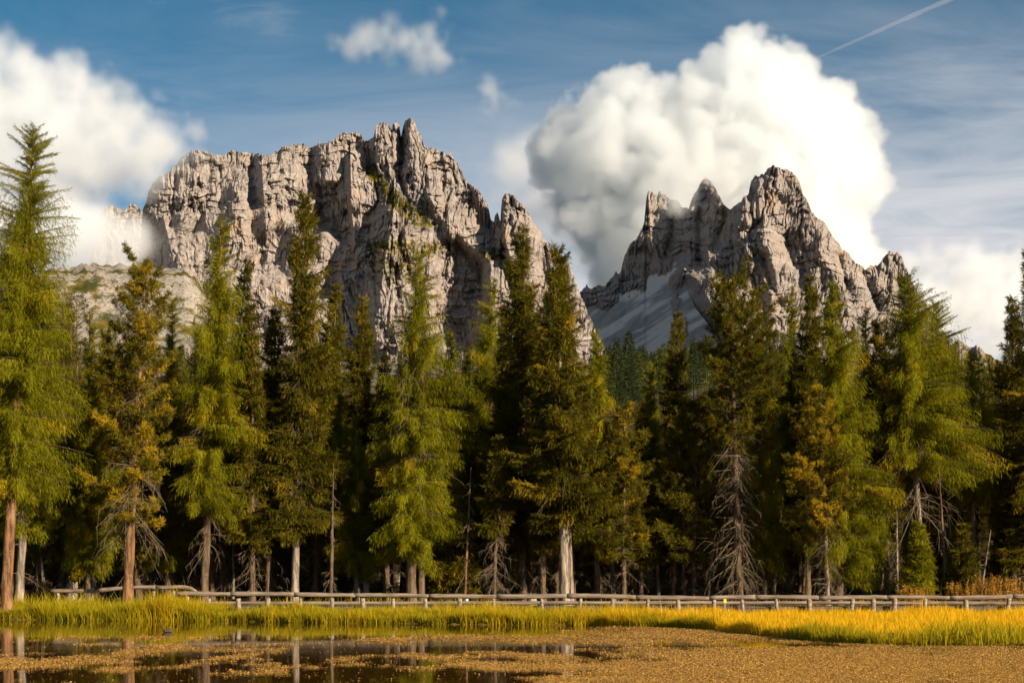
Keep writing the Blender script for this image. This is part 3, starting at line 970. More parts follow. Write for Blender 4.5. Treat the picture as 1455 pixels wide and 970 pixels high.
# one row per tree the photo lets one tell apart:
# kind, foot u, distance, tip u, tip v, crown half width (px), row of the lowest green limbs, options, label
TREES = [
    ('larch', 9, 55.6, 47, 183, 98, 690, dict(n=78000, br=380, pw=.50, dt=1.3, bark='red', r0=0.27, gold=.03), 'tall larch with a reddish leaning trunk at the water, the highest tree of all'),
    ('larch', 27, 60.5, 62, 330, 60, 745, dict(n=26000, br=170, bark='pale', r0=0.22, dead=40), 'larch with a pale grey trunk close behind the tall reddish-trunked larch'),
    ('pine', 181, 58.2, 207, 384, 56, 745, dict(n=33000, br=230, bark='red', r0=0.25, gold=.30, dead=300, dlo=3.4, dhi=13, skirt=1.35), 'half-bare pine with orange-gold needles and grey dead limbs above the curved railing'),
    ('spruce', 198, 64, 150, 470, 50, 790, dict(n=20000, br=200, bark='brown', dead=40), 'dark spruce close behind the half-bare golden pine'),
    ('larch', 289, 62, 315, 306, 62, 715, dict(n=50000, br=320, bark='brown', dead=170, dlo=2.6, dhi=9, skirt=.85, gold=.10), 'slender pointed larch with grey hanging twigs low on its stem, right of the golden pine'),
    ('spruce', 313, 66, 350, 366, 40, 680, dict(n=20000, br=220, bark='brown', dead=90, dlo=1.0, dhi=7), 'narrow spruce whose tip shows behind the slender pointed larch'),
    ('spruce', 418, 62.5, 433, 276, 62, 745, dict(n=52000, br=330, bark='pale', r0=0.21, gold=.07, dead=230, dlo=4.6, dhi=15), 'tallest ragged spruce, its pale lower trunk behind the rail below the cliff'),
    ('spruce', 381, 63.5, 392, 440, 46, 725, dict(n=26000, br=220, bark='brown', dead=50), 'spruce with a thin brown trunk just left of the tallest ragged spruce'),
    ('spruce', 447, 66, 481, 406, 42, 700, dict(n=24000, br=230, bark='brown', dead=130, dlo=1.0, dhi=6), 'dark spruce with a scraggy trunk just right of the tallest ragged spruce'),
    ('spruce', 519, 68, 516, 420, 38, 690, dict(n=24000, br=240, bark='brown', dead=80), 'thin dark spruce standing before the pale streaked cliff'),
    ('larch', 584, 61.5, 592, 362, 84, 770, dict(n=60000, br=320, bark='brown', r0=0.27, dead=320, dlo=5.5, dhi=13.5, skirt=0.9, gold=.04), 'broad larch on twin dark trunks with a tangle of dead limbs'),
    ('larch', 668, 70, 702, 395, 58, 740, dict(n=36000, br=240, bark='brown', gold=.06), 'pale thin larch behind and right of the twin-trunked larch'),
    ('spruce', 702, 61, 708, 620, 26, 745, dict(n=7000, br=130, bark='brown', dead=150, dlo=.4, dhi=4.4, skirt=1.5, r0=.1), 'small dying spruce with a bare fishbone of twigs below'),
    ('spruce', 742, 64, 745, 321, 58, 760, dict(n=50000, br=320, bark='brown', gold=.03, dead=200, dlo=2, dhi=14), 'tall dark spruce left of the pair of bright trunks'),
    ('spruce', 803, 60.5, 791, 352, 62, 730, dict(n=54000, br=330, bark='pale', r0=0.24, gold=.10, dead=270, dlo=5.2, dhi=14.5), 'dense spruce on a pair of bright pale trunks behind the rail'),
    ('larch', 849, 62.5, 848, 468, 40, 770, dict(n=36000, br=230, bark='brown', dead=90, dlo=.6, dhi=5, gold=.08), 'yellow-green larch tucked against the right side of the bright-trunked spruce'),
    ('pine', 886, 61.5, 887, 585, 36, 800, dict(n=17000, br=180, bark='brown', gold=.16, dead=60), 'short golden-tipped pine standing in the gap of the wood'),
    ('larch', 934, 66, 925, 515, 34, 780, dict(n=34000, br=230, bark='brown', gold=.05, dead=80), 'rounded olive larch below the distant forest slope'),
    ('spruce', 962, 70, 963, 444, 36, 740, dict(n=26000, br=230, bark='brown', dead=220, dlo=2, dhi=13, gold=.05), 'slim spruce pointing up at the grey scree'),
    ('pine', 985, 63.5, 990, 585, 48, 800, dict(n=20000, br=200, bark='brown', gold=.05, dead=80), 'dull green pine just left of the grey-skirted pine'),
    ('pine', 1050, 61.5, 1037, 408, 56, 640, dict(n=34000, br=250, bark='brown', r0=.23, gold=.06, dead=330, dlo=.7, dhi=8.8, skirt=1.3), 'dark stone pine with a long skirt of grey dead twigs'),
    ('larch', 1120, 67, 1126, 405, 48, 780, dict(n=36000, br=230, bark='brown', gold=.06), 'light green larch right of the grey-skirted pine'),
    ('spruce', 1146, 65, 1152, 392, 36, 770, dict(n=36000, br=280, bark='brown', gold=.0), 'narrow blackish spruce in front of the lit cliff foot'),
    ('larch', 1191, 61.5, 1182, 400, 72, 800, dict(n=62000, br=320, bark='brown', r0=.2, gold=.05), 'full leafy larch hanging almost to the ground beside the blackish spruce'),
    ('pine', 1176, 60, 1166, 560, 38, 770, dict(n=17000, br=190, bark='pale', gold=.30, dead=150, dlo=.8, dhi=4.6, skirt=1.25, r0=.12), 'orange-tinged pine with bare lower limbs, below the full leafy larch'),
    ('pine', 1262, 64, 1252, 470, 36, 760, dict(n=22000, br=220, bark='brown', gold=.22, dead=170, dlo=1.4, dhi=8.0, skirt=1.1), 'rusty-tipped pine with a scraggy trunk between two big larches'),
    ('larch', 1310, 63.5, 1286, 394, 92, 655, dict(n=66000, br=330, bark='pale', r0=.22, gold=.04, dead=120, dlo=4, dhi=9), 'biggest larch, wide and billowing, its pale stem showing halfway up'),
    ('larch', 1345, 68, 1330, 430, 66, 690, dict(n=48000, br=290, bark='brown', gold=.04), 'olive larch crowding the right side of the biggest larch'),
    ('spruce', 1402, 72, 1405, 532, 34, 730, dict(n=20000, br=220, bark='brown', gold=.0), 'shaded spruce below the rocky knoll'),
    ('spruce', 1440, 66, 1438, 422, 44, 790, dict(n=34000, br=270, bark='brown', gold=.08, dead=60), 'ragged brownish spruce right of the rocky knoll'),
    ('spruce', 1470, 64, 1462, 345, 58, 790, dict(n=36000, br=270, bark='brown', gold=.08, dead=60), 'tall spruce cut by the edge of the view, outermost beyond the rocky knoll'),
    ('larch', 507, 64, 505, 590, 40, 800, dict(n=20000, br=170, bark='pale', gold=.05, r0=.13, dead=30), 'young shaded larch between the tallest ragged spruce and the twin-trunked larch'),
    ('spruce', 640, 63, 640, 640, 42, 835, dict(n=15000, br=150, bark='brown', gold=.20), 'low yellowish spruce at the foot of the twin-trunked larch'),
    ('spruce', 1305, 59.8, 1305, 742, 25, 850, dict(n=9000, br=170, bark='brown', gold=.10, leaf='larch'), 'bright young spruce behind the rail beside orange dry stalks'),
    ('spruce', 1368, 61.5, 1368, 742, 24, 835, dict(n=5500, br=100, bark='brown', gold=.05), 'shaded young spruce above a bed of dry orange stalks'),
    ('larch', 124, 61.8, 128, 442, 42, 800, dict(n=26000, br=200, bark='brown', gold=.08, dead=60, r0=.14), 'olive larch filling the space between the tall leaning larch and the half-bare golden pine'),
    ('larch', 238, 65, 246, 424, 42, 790, dict(n=28000, br=210, bark='brown', gold=.06, dead=50), 'larch crowded between the half-bare golden pine and the slender pointed larch'),
    ('spruce', 358, 62.2, 360, 470, 36, 760, dict(n=18000, br=190, bark='brown', gold=.12, dead=70), 'mid-height spruce between the slender pointed larch and the thin brown-trunked spruce'),
    ('larch', 474, 64.5, 470, 462, 38, 770, dict(n=24000, br=190, bark='brown', gold=.08, dead=40), 'soft green larch between the tallest ragged spruce and the thin dark spruce'),
    ('spruce', 549, 63.5, 547, 505, 32, 770, dict(n=16000, br=180, bark='brown', gold=.15, dead=60), 'short spruce pressed against the twin-trunked broad larch, on its thin-spruce side'),
    ('larch', 636, 65, 642, 468, 44, 770, dict(n=28000, br=210, bark='brown', gold=.08, dead=40), 'bright larch just right of the twin-trunked broad larch'),
    ('spruce', 716, 66, 716, 452, 34, 770, dict(n=18000, br=190, bark='brown', gold=.10, dead=60), 'spruce rising directly behind the small dying spruce'),
    ('spruce', 771, 62.5, 769, 446, 36, 770, dict(n=20000, br=200, bark='brown', gold=.16, dead=90), 'spruce squeezed between the tall dark spruce and the bright-trunked spruce'),
    ('spruce', 911, 64.5, 911, 578, 30, 790, dict(n=13000, br=160, bark='brown', gold=.12, dead=60), 'small spruce just right of the short golden-tipped pine'),
    ('spruce', 1010, 65, 1008, 556, 30, 790, dict(n=13000, br=160, bark='brown', gold=.06, dead=60), 'small spruce hugging the left flank of the grey-skirted pine'),
    ('larch', 1086, 62.8, 1084, 520, 36, 800, dict(n=20000, br=170, bark='brown', gold=.10, dead=40), 'low green larch hugging the right flank of the grey-skirted pine'),
    ('larch', 1229, 64.5, 1230, 440, 46, 790, dict(n=30000, br=220, bark='brown', gold=.08, dead=40), 'larch between the full leafy larch and the rusty-tipped pine'),
    ('larch', 1384, 65.5, 1380, 505, 48, 700, dict(n=28000, br=210, bark='brown', gold=.05), 'lower larch whose crown ends just below the rocky knoll'),
]


def build_trees():
    for i, (kind, u, d, tu, tv_, hwp, vb, o, label) in enumerate(TREES):
        x = (u - 727.5) / F * d
        z = float(ground_z(np.array([x]), np.array([d]))[0])
        top = EYE + (HOR - tv_) / F * d
        H = top - z
        hb = max(0.25, EYE + (HOR - vb) / F * d - z)
        parts = grow(kind, H, hwp / F * d, hb, ((tu - u) / F * d, 0.0), seed=100 + i, n_br=int(o['br'] * {'larch': .80, 'spruce': .76, 'pine': .8}[kind]), n_leaf=int(o['n'] * (2.1 if kind == 'spruce' else 1.9)), dead=o.get('dead', 0),
                     dead_lo=o.get('dlo'), dead_hi=o.get('dhi'), gold=o.get('gold', .05), r0=o.get('r0'), skirt=o.get('skirt', 1.0), pw=o.get('pw'), dens_top=o.get('dt', 1.0))
        t = plant_tree(kind + '_tree', label, parts, (x, d, z - 0.03), o.get('leaf', kind), o['bark'])
        if 'twin' in label or 'pair of bright' in label.replace('left of the pair of bright', ''):
            # the second stem of a double tree
            g = np.random.default_rng(900 + i)
            zz = np.linspace(-0.4, H * 0.72, 14)
            off = 0.42 if 'twin' in label else 0.27
            q = np.maximum(zz, 0) / H
            SP = np.stack([off + q * ((tu - u) / F * d) - 0.2 * q, 0.25 + q * 0, zz], -1)
            rr = (0.15 if 'twin' in label else 0.13) * (1 - q) + 0.02 + 0.05 * np.exp(-np.maximum(zz, 0) / .3)
            V_, F_ = tubes(SP[None], rr[None], 9)
            mesh_obj('trunk', V_, F_, M_BARK[o['bark']], t)


build_trees()


def build_bare_stems():
    g = np.random.default_rng(47)
    for i, u in enumerate([64, 98, 131, 203, 242, 312, 331, 470, 506, 521, 563, 597, 660, 722, 816, 872, 905, 936, 956, 972, 1004, 1098, 1140, 1180, 1232, 1275, 1345, 1392]):
        d = g.uniform(61.2, 67)
        x = (u - 727.5) / F * d
        z = float(ground_z(np.array([x]), np.array([d]))[0])
        H = g.uniform(3.0, 6.8)
        parts = grow('spruce', H, g.uniform(.5, 1.0), H * .9, (g.normal(0, .3), 0), seed=300 + i, n_br=12, n_leaf=10, dead=int(g.integers(25, 70)), dead_lo=1.0, dead_hi=H * .92, r0=g.uniform(.06, .11))
        t = empty('bare_stem', (x, d, z - .03))
        tag(t, 'thin bare stem with dead side twigs standing between the bigger trees', 'tree', 'thin bare stems in the front of the wood')
        mesh_obj('trunk', *parts['trunk'], M_BARK[('pale', 'brown', 'red')[int(g.choice(3, p=[.45, .4, .15]))]], t)
        mesh_obj('bare_twigs', *parts['twigs'][:2], M_TWIG, t, edges=parts['twigs'][2])


build_bare_stems()


def copy_tree(src, loc, rot, sc, label=None, group=None):
    c = src.copy()
    C.collection.objects.link(c)
    c.location = [float(a) for a in loc]
    c.rotation_euler = (0, 0, float(rot))
    c.scale = [float(a) for a in sc]
    if label:
        c['label'] = label
    if group:
        c['group'] = group
    for ch in list(src.children):
        k = ch.copy()
        C.collection.objects.link(k)
        k.parent = c
    return c


# the shaded second ranks of the wood: copies of a few trees, told apart by nothing
def build_ranks():
    g = np.random.default_rng(41)
    protos = []
    kinds = [('spruce', 19, 2.1, 2.6, 'dark spruce standing in the shade deep inside the wood', 'spruces in the shade of the wood'),
             ('spruce', 16, 1.7, 1.6, 'dark spruce standing in the shade deep inside the wood', 'spruces in the shade of the wood'),
             ('spruce', 18, 2.4, 3.6, 'dark spruce standing in the shade deep inside the wood', 'spruces in the shade of the wood'),
             ('larch', 18, 2.6, 4.0, 'shaded larch with a bare lower trunk deep inside the wood', 'larches in the shade of the wood'),
             ('pine', 16, 2.3, 3.0, 'shaded pine with dull needles deep inside the wood', 'pines in the shade of the wood')]
    for i, (k, H, hw, hb, lab, grp) in enumerate(kinds):
        parts = grow(k, H, hw, hb, (0.2, 0), seed=700 + i, n_br=190, n_leaf=22000, dead=110, dead_lo=0.7, dead_hi=6.5, gold=0.03, skirt=0.9)
        protos.append(plant_tree(k + '_tree', lab, parts, (0, -500, 0), k, 'brown', grp))
    # skyline the hidden ranks must stay under, from the photo
    su = [-300, 0, 120, 160, 260, 300, 345, 380, 470, 500, 560, 640, 700, 745, 830, 860, 930, 985, 1060, 1100, 1180, 1240, 1330, 1400, 1460, 1800]
    sv = [300, 330, 430, 480, 480, 420, 470, 500, 500, 540, 520, 500, 470, 430, 520, 610, 630, 620, 570, 500, 470, 500, 480, 570, 520, 480]
    used = [False] * 5
    pts = []
    for d in (67, 71, 75.5, 80, 86, 93, 101):
        half = 800 + 40
        step = 62 * 70 / d
        u = -230.0
        while u < 1760:
            pts.append((u + g.uniform(-18, 18), d + g.uniform(-1.8, 1.8)))
            u += step * g.uniform(0.75, 1.35) * (0.72 if d < 80 else 1.0)
    for u, d in pts:
        vt = np.interp(u, su, sv) + abs(g.normal(0, 26)) + 2
        x = (u - 727.5) / F * d
        z = float(ground_z(np.array([x]), np.array([d]))[0])
        H = EYE + (HOR - vt) / F * d - z
        if H < 4:
            continue
        j = int(g.choice(5, p=[.22, .22, .18, .28, .10]))
        sc = H / kinds[j][1]
        s3 = (sc * g.uniform(0.85, 1.1),) * 2 + (sc,)
        if not used[j]:
            t = protos[j]
            t.location = (float(x), float(d), z - .03)
            t.scale = [float(a) for a in s3]
            used[j] = True
        else:
            copy_tree(protos[j], (x, d, z - .03), g.uniform(0, 6.28), s3)
    print('ranks', len(pts))


build_ranks()


M_FAR = [leaf_material('far_conifer_needles', (0.020, 0.030, 0.014), (0.062, 0.076, 0.024)), leaf_material('far_larch_needles', (0.045, 0.056, 0.014), (0.13, 0.13, 0.022))]


# conifers on the slopes far behind: small, so each is one mesh
def far_conifer(seed, larch=False):
    g = np.random.default_rng(seed)
    n = 1500
    q = g.uniform(0, 1, n) ** 0.75
    az = g.uniform(0, 6.28, n)
    r = 0.155 * (q ** 0.85) * g.uniform(0.35, 1.1, n)
    pos = np.stack([np.cos(az) * r, np.sin(az) * r, 1 - 0.93 * q], -1)
    d = np.stack([np.cos(az), np.sin(az), np.full(n, -0.25)], -1) + g.normal(size=(n, 3)) * 0.35
    v, f = shards(pos, d, g.uniform(0.03, 0.06, n), g.uniform(0.010, 0.018, n), g)
    SP = np.array([[0, 0, -0.05], [0, 0, 0.5], [0, 0, 1.0]])[None]
    tv, tf = tubes(SP, np.array([[0.012, 0.008, 0.002]]), 4)
    m = M_FAR[larch]
    o = mesh_obj('distant_conifer', np.vstack([v, tv]), [f, tf + len(v)], m, smooth=False,
                 attrs={'tint': np.concatenate([np.repeat(g.uniform(0.1, 0.9, n), 4), np.zeros(len(tv))]), 'gold': np.zeros(len(v) + len(tv))})
    return o


def build_far_trees():
    g = np.random.default_rng(55)
    sets = [('distant_conifer', 'small dark conifer on the far wooded slope below the scree', 'conifers on the far slope', False),
            ('distant_larch', 'small yellow-green larch on the far wooded slope below the scree', 'larches on the far slope', True)]
    prot = []
    for k in range(4):
        o = far_conifer(60 + k, k == 3)
        nm, lab, grp, _l = sets[1 if k == 3 else 0]
        o.name = nm
        tag(o, lab, 'tree', grp)
        prot.append([o, False])
    spots = []
    def scatter(n, u0, u1, d0, d1, h0, h1):
        for _ in range(n):
            spots.append((g.uniform(u0, u1), math.sqrt(g.uniform(d0 * d0, d1 * d1)), g.uniform(h0, h1)))
    scatter(130, 835, 1110, 560, 1380, 9, 16)
    scatter(60, 850, 1100, 260, 600, 10, 16)
    scatter(45, 470, 680, 600, 1300, 9, 15)
    scatter(36, 120, 300, 800, 1340, 7, 14)
    # on ledges of the broad massif and on the knoll: stand on the rock itself
    ledge = []
    def on_rock(grid, poly, n, h0, h1):
        u, S, U, V, Yw = grid
        idx = np.argwhere(poly_mask(U, V, poly, 2) > 0.6)
        for i, j in idx[g.choice(len(idx), n)]:
            ledge.append((U[i, j], V[i, j], Yw[i, j], g.uniform(h0, h1)))
    on_rock(L_GRID, [(548, 276), (575, 280), (622, 312), (616, 322), (580, 314), (556, 294)], 15, 9, 16)
    on_rock(L_GRID, [(528, 248), (545, 252), (556, 266), (536, 262)], 5, 8, 13)
    on_rock(L_GRID, [(526, 348), (560, 343), (600, 350), (632, 350), (620, 362), (560, 360)], 12, 5, 9)
    on_rock(L_GRID, [(684, 363), (720, 361), (720, 367), (690, 368)], 5, 4, 6)
    on_rock(K_GRID, [(1368, 500), (1400, 506), (1470, 546), (1500, 600), (1345, 600), (1345, 530)], 60, 6, 12)
    for u, d, h in spots:
        x = (u - 727.5) / F * d
        z = float(ground_z(np.array([x]), np.array([d]))[0])
        ledge.append((u, None, d, h, x, z))
    for rec in ledge:
        if rec[1] is None:
            u, _n, d, h, x, z = rec
        else:
            u, v_, d, h = rec
            p = px(u, v_, d)
            x, z = p[0], p[2] - 0.5
        j = int(g.choice(4, p=[.3, .25, .2, .25]))
        o, used = prot[j]
        if used:
            o = o.copy()
            C.collection.objects.link(o)
        prot[j][1] = True
        o.location = (float(x), float(d), z - 0.2)
        o.rotation_euler = (0, 0, g.uniform(0, 6.28))
        o.scale = (float(h * g.uniform(.85, 1.3)),) * 2 + (float(h),)
        if u < 320:
            o['label'], o['group'] = 'small conifer on the pale rocky bench below the broad massif', 'conifers on the rocky bench'
        elif rec[1] is not None and u < 800:
            o['label'], o['group'] = 'tiny dark conifer on a green ledge high on the broad massif', 'conifers on the cliff ledges'
        elif u > 1300:
            o['label'], o['group'] = 'small conifer on the rocky knoll past the big larches', 'conifers on the rocky knoll'
        elif u < 720:
            o['label'], o['group'] = 'small conifer at the foot of the broad massif', 'conifers below the broad massif'


build_far_trees()
# ------------------------------------------------------------------ boardwalk and log railings
def wood_material(name, a, b, c):
    m = bpy.data.materials.new(name)
    m.use_nodes = True
    w = NT(m.node_tree)
    p = w.n('ShaderNodeTexCoord').outputs['Object']
    n = w.noise(w.scale(p, (1.2, 14, 14)), 1.0, 5, 0.65, 0.3)
    n2 = w.noise(p, 3.0, 4, 0.6)
    col = w.mix(w.maprange(n, 0.34, 0.66), a, b)
    col = w.mix(w.math('MULTIPLY', w.maprange(n2, 0.55, 0.7), 0.6), col, c)
    bp = w.n('ShaderNodeBump', ins={'Strength': 0.8, 'Distance': 0.02, 'Height': n})
    d = w.n('ShaderNodeBsdfDiffuse', ins={'Color': col, 'Normal': bp.outputs[0]})
    w.n('ShaderNodeOutputMaterial', ins={'Surface': d.outputs[0]})
    return m


M_LOG = wood_material('weathered_log', (0.11, 0.085, 0.065), (0.26, 0.21, 0.165), (0.17, 0.115, 0.055))
M_POST = wood_material('split_post', (0.14, 0.11, 0.08), (0.34, 0.28, 0.21), (0.17, 0.12, 0.06))
M_PLANK = wood_material('grey_plank', (0.05, 0.042, 0.034), (0.13, 0.108, 0.086), (0.085, 0.062, 0.034))


def log_along(pts, r, g, sides=9, taper=0.12, rough=0.07):
    """a natural log through the given points"""
    pts = np.asarray(pts, float)
    seg = np.r_[0, np.cumsum(np.linalg.norm(np.diff(pts, axis=0), axis=1))]
    n = max(4, int(seg[-1] / 0.22))
    t = np.linspace(0, seg[-1], n)
    P = np.stack([np.interp(t, seg, pts[:, k]) for k in range(3)], -1)
    if len(pts) > 2 and n > 6:
        for _ in range(3):
            P[1:-1] = 0.25 * P[:-2] + 0.5 * P[1:-1] + 0.25 * P[2:]
    q = t / seg[-1]
    rr = r * (1 + taper * (0.5 - q)) * (1 + rough * 0.6 * np.sin(q * 9 + g.uniform(0, 6)))
    rr = np.r_[rr[0] * 0.05, rr, rr[-1] * 0.05]
    P = np.vstack([P[:1], P, P[-1:]])
    d0, d1 = nrm(P[2] - P[1]), nrm(P[-2] - P[-3])
    P[0] -= d0 * 0.004
    P[-1] += d1 * 0.004
    V, f = tubes(P[None], rr[None], sides)
    c = np.repeat(P, sides, 0)
    V = c + (V - c) * (1 + rough * g.normal(size=(len(V), 1)))
    return V, f


def split_post(x, y, z0, z1, r, g, lean=0.0):
    """short round post with a slanting cut top"""
    K, sides = 6, 10
    zz = np.linspace(z0, z1, K)
    P = np.stack([x + lean * (zz - z0), np.full(K, y), zz], -1)
    V, f = tubes(P[None], np.full((1, K), r) * (1 + 0.05 * g.normal(size=(1, K))), sides)
    V = V.reshape(K, sides, 3)
    V[-1, :, 2] += (V[-1, :, 0] - x) * g.uniform(-0.25, 0.25)
    top = V[-1].mean(0)
    V = np.vstack([V.reshape(-1, 3), top[None]])
    n = K * sides
    cap = np.array([[(K - 1) * sides + i, (K - 1) * sides + (i + 1) % sides, n] for i in range(sides)])
    return V, [f, cap]


def board(x0, x1, y0, y1, z0, z1):
    v = np.array([[x, y, z] for x in (x0, x1) for y in (y0, y1) for z in (z0, z1)], float)
    f = np.array([[0, 1, 3, 2], [4, 6, 7, 5], [0, 4, 5, 1], [2, 3, 7, 6], [0, 2, 6, 4], [1, 5, 7, 3]])
    return v, f


def join(parts):
    vs, fs, n = [], {}, 0
    for v, f in parts:
        for q in (f if isinstance(f, list) else [f]):
            fs.setdefault(q.shape[1], []).append(q + n)
        vs.append(v)
        n += len(v)
    return np.vstack(vs), [np.vstack(x) for x in fs.values()]


BW = 56.2     # distance of the boardwalk's near edge


def build_boardwalk():
    g = np.random.default_rng(61)
    root = empty('boardwalk', (0, BW, 0))
    tag(root, 'long grey wooden boardwalk with a low log rail along the far shore', 'boardwalk')
    def P(u, v, dy=0.0):
        p = px(u, v, BW + dy)
        return np.array([p[0], dy, p[2]])
    # the rail: logs laid end to end, each a little bowed
    knots = [(252, 843.0), (330, 843.5), (420, 844), (505, 845), (612, 846.5), (708, 847), (808, 846), (905, 848.0), (1010, 849.2), (1075, 848), (1165, 849), (1262, 847.8), (1352, 849), (1440, 847), (1530, 846.5), (1625, 847), (1720, 846)]
    for a, b in zip(knots[:-1], knots[1:]):
        p, q = P(*a, dy=-0.02), P(*b, dy=-0.02)
        m = (p + q) / 2 + np.array([0, 0, g.uniform(-0.02, 0.03)])
        p[0] -= 0.05
        v, f = log_along([p, (p + m) / 2, m, (q + m) / 2, q], 0.088 * g.uniform(0.9, 1.12), g)
        mesh_obj('rail_log', v, f, M_LOG, root)
    posts = [297, 340, 382, 427, 470, 515, 561, 608, 655, 705, 769, 820, 869, 920, 965, 1010, 1058, 1107, 1152, 1207, 1243, 1268, 1316, 1372, 1430, 1490, 1545, 1600, 1655, 1705]
    for u in posts:
        u += g.uniform(-3, 3)
        x = (u - 727.5) / F * BW
        zt = P(u, 847)[2] - 0.07
        z0 = float(ground_z(np.array([x]), np.array([BW]))[0]) - 0.15
        v, f = split_post(x, 0.0, z0, zt, g.uniform(0.065, 0.10), g, g.uniform(-0.12, 0.14))
        mesh_obj('post', v, f, M_POST, root)
    # the deck behind the rail: edge beams and cross planks
    x0, x1 = P(262, 850)[0], P(1725, 850)[0]
    n = 9
    ed = np.linspace(x0, x1, n + 1)
    for i in range(n):
        v, f = board(ed[i] + 0.01, ed[i + 1] - 0.01, 0.22, 0.30, 0.30, 0.49 + g.uniform(-.015, .015))
        mesh_obj('edge_beam', v, f, M_PLANK, root, smooth=False)
    pl = []
    xx = x0
    while xx < x1:
        wv = g.uniform(0.15, 0.2)
        pl.append(board(xx, xx + wv - 0.012, 0.305, 1.75, 0.445 + g.uniform(-.006, .006), 0.485 + g.uniform(-.006, .006)))
        xx += wv
    v, f = join(pl)
    mesh_obj('deck', v, f, M_PLANK, root, smooth=False)
    # low kerb log on the far side of the deck
    v, f = log_along([[x0, 1.68, 0.58], [0.5 * (x0 + x1), 1.68, 0.60], [x1, 1.68, 0.58]], 0.075, g)
    mesh_obj('kerb_log', v, f, M_LOG, root)
    # old railing that bends round at the left end
    r2 = empty('log_railing', tuple(px(180, 850, 60.0)))
    tag(r2, 'old log railing bending round behind the half-bare golden pine', 'railing')
    o = np.array(r2.location)
    def Q(u, v, d=60.0):
        return px(u, v, d) - o
    for k, poly in enumerate([[(72, 839.5), (108, 839), (140, 839.5)], [(138, 839), (165, 836), (196, 833.5), (225, 834)], [(222, 834), (248, 834.5), (264, 832.8), (274, 834), (281, 838), (283, 845)]]):
        v, f = log_along([Q(a, b, 60.0 - 0.02 * k) for a, b in poly], 0.085, g)
        mesh_obj('rail_log', v, f, M_LOG, r2)
    for u in (83, 136, 219, 246, 267):
        b = Q(u, 838)
        v, f = split_post(b[0], 0.03, -0.75 if u < 150 else -0.85, b[2] - 0.04, 0.065, g, g.uniform(-.03, .03))
        mesh_obj('post', v, f, M_POST, r2)


build_boardwalk()


# ------------------------------------------------------------------ grass, sedge, floating weed
def blade_material(name, a, b, c, trans=0.45):
    m = bpy.data.materials.new(name)
    m.use_nodes = True
    w = NT(m.node_tree)
    t = w.n('ShaderNodeAttribute', attribute_name='tint').outputs['Fac']
    g2 = w.n('ShaderNodeAttribute', attribute_name='gold').outputs['Fac']
    col = w.mix(g2, w.mix(t, a, b), c)
    d = w.n('ShaderNodeBsdfDiffuse', ins={'Color': col})
    tr = w.n('ShaderNodeBsdfTranslucent', ins={'Color': col})
    mx = w.n('ShaderNodeMixShader', ins={0: trans, 1: d.outputs[0], 2: tr.outputs[0]})
    w.n('ShaderNodeOutputMaterial', ins={'Surface': mx.outputs[0]})
    return m


M_GRASS = blade_material('shore_grass', (0.14, 0.125, 0.008), (0.50, 0.41, 0.016), (0.76, 0.46, 0.016))


def blades(x, y, z, h, wd, bend, g):
    """bent blades: a quad with a tip triangle above it"""
    n = len(x)
    a = g.uniform(0, 6.283, n)
    ca, sa = np.cos(a), np.sin(a)
    fx, fy = g.normal(0, 1, n), g.normal(0, 1, n)
    k = bend / np.hypot(fx, fy)
    fx, fy = fx * k, fy * k
    def ring(t, wf):
        cx, cy_, cz = x + fx * h * t ** 2, y + fy * h * t ** 2, z + h * (t - 0.25 * bend * t ** 2)
        return np.stack([cx - ca * wd * wf, cy_ - sa * wd * wf, cz], -1), np.stack([cx + ca * wd * wf, cy_ + sa * wd * wf, cz], -1)
    l0, r0_ = ring(np.zeros(n), 0.5)
    l1, r1 = ring(np.full(n, 0.55), 0.42)
    tip = ring(np.ones(n), 0.0)[0]
    V = np.stack([l0, r0_, l1, r1, tip], 1).reshape(-1, 3)
    b = np.arange(n)[:, None] * 5
    return V, [b + np.array([0, 1, 3, 2]), b + np.array([2, 3, 4])]


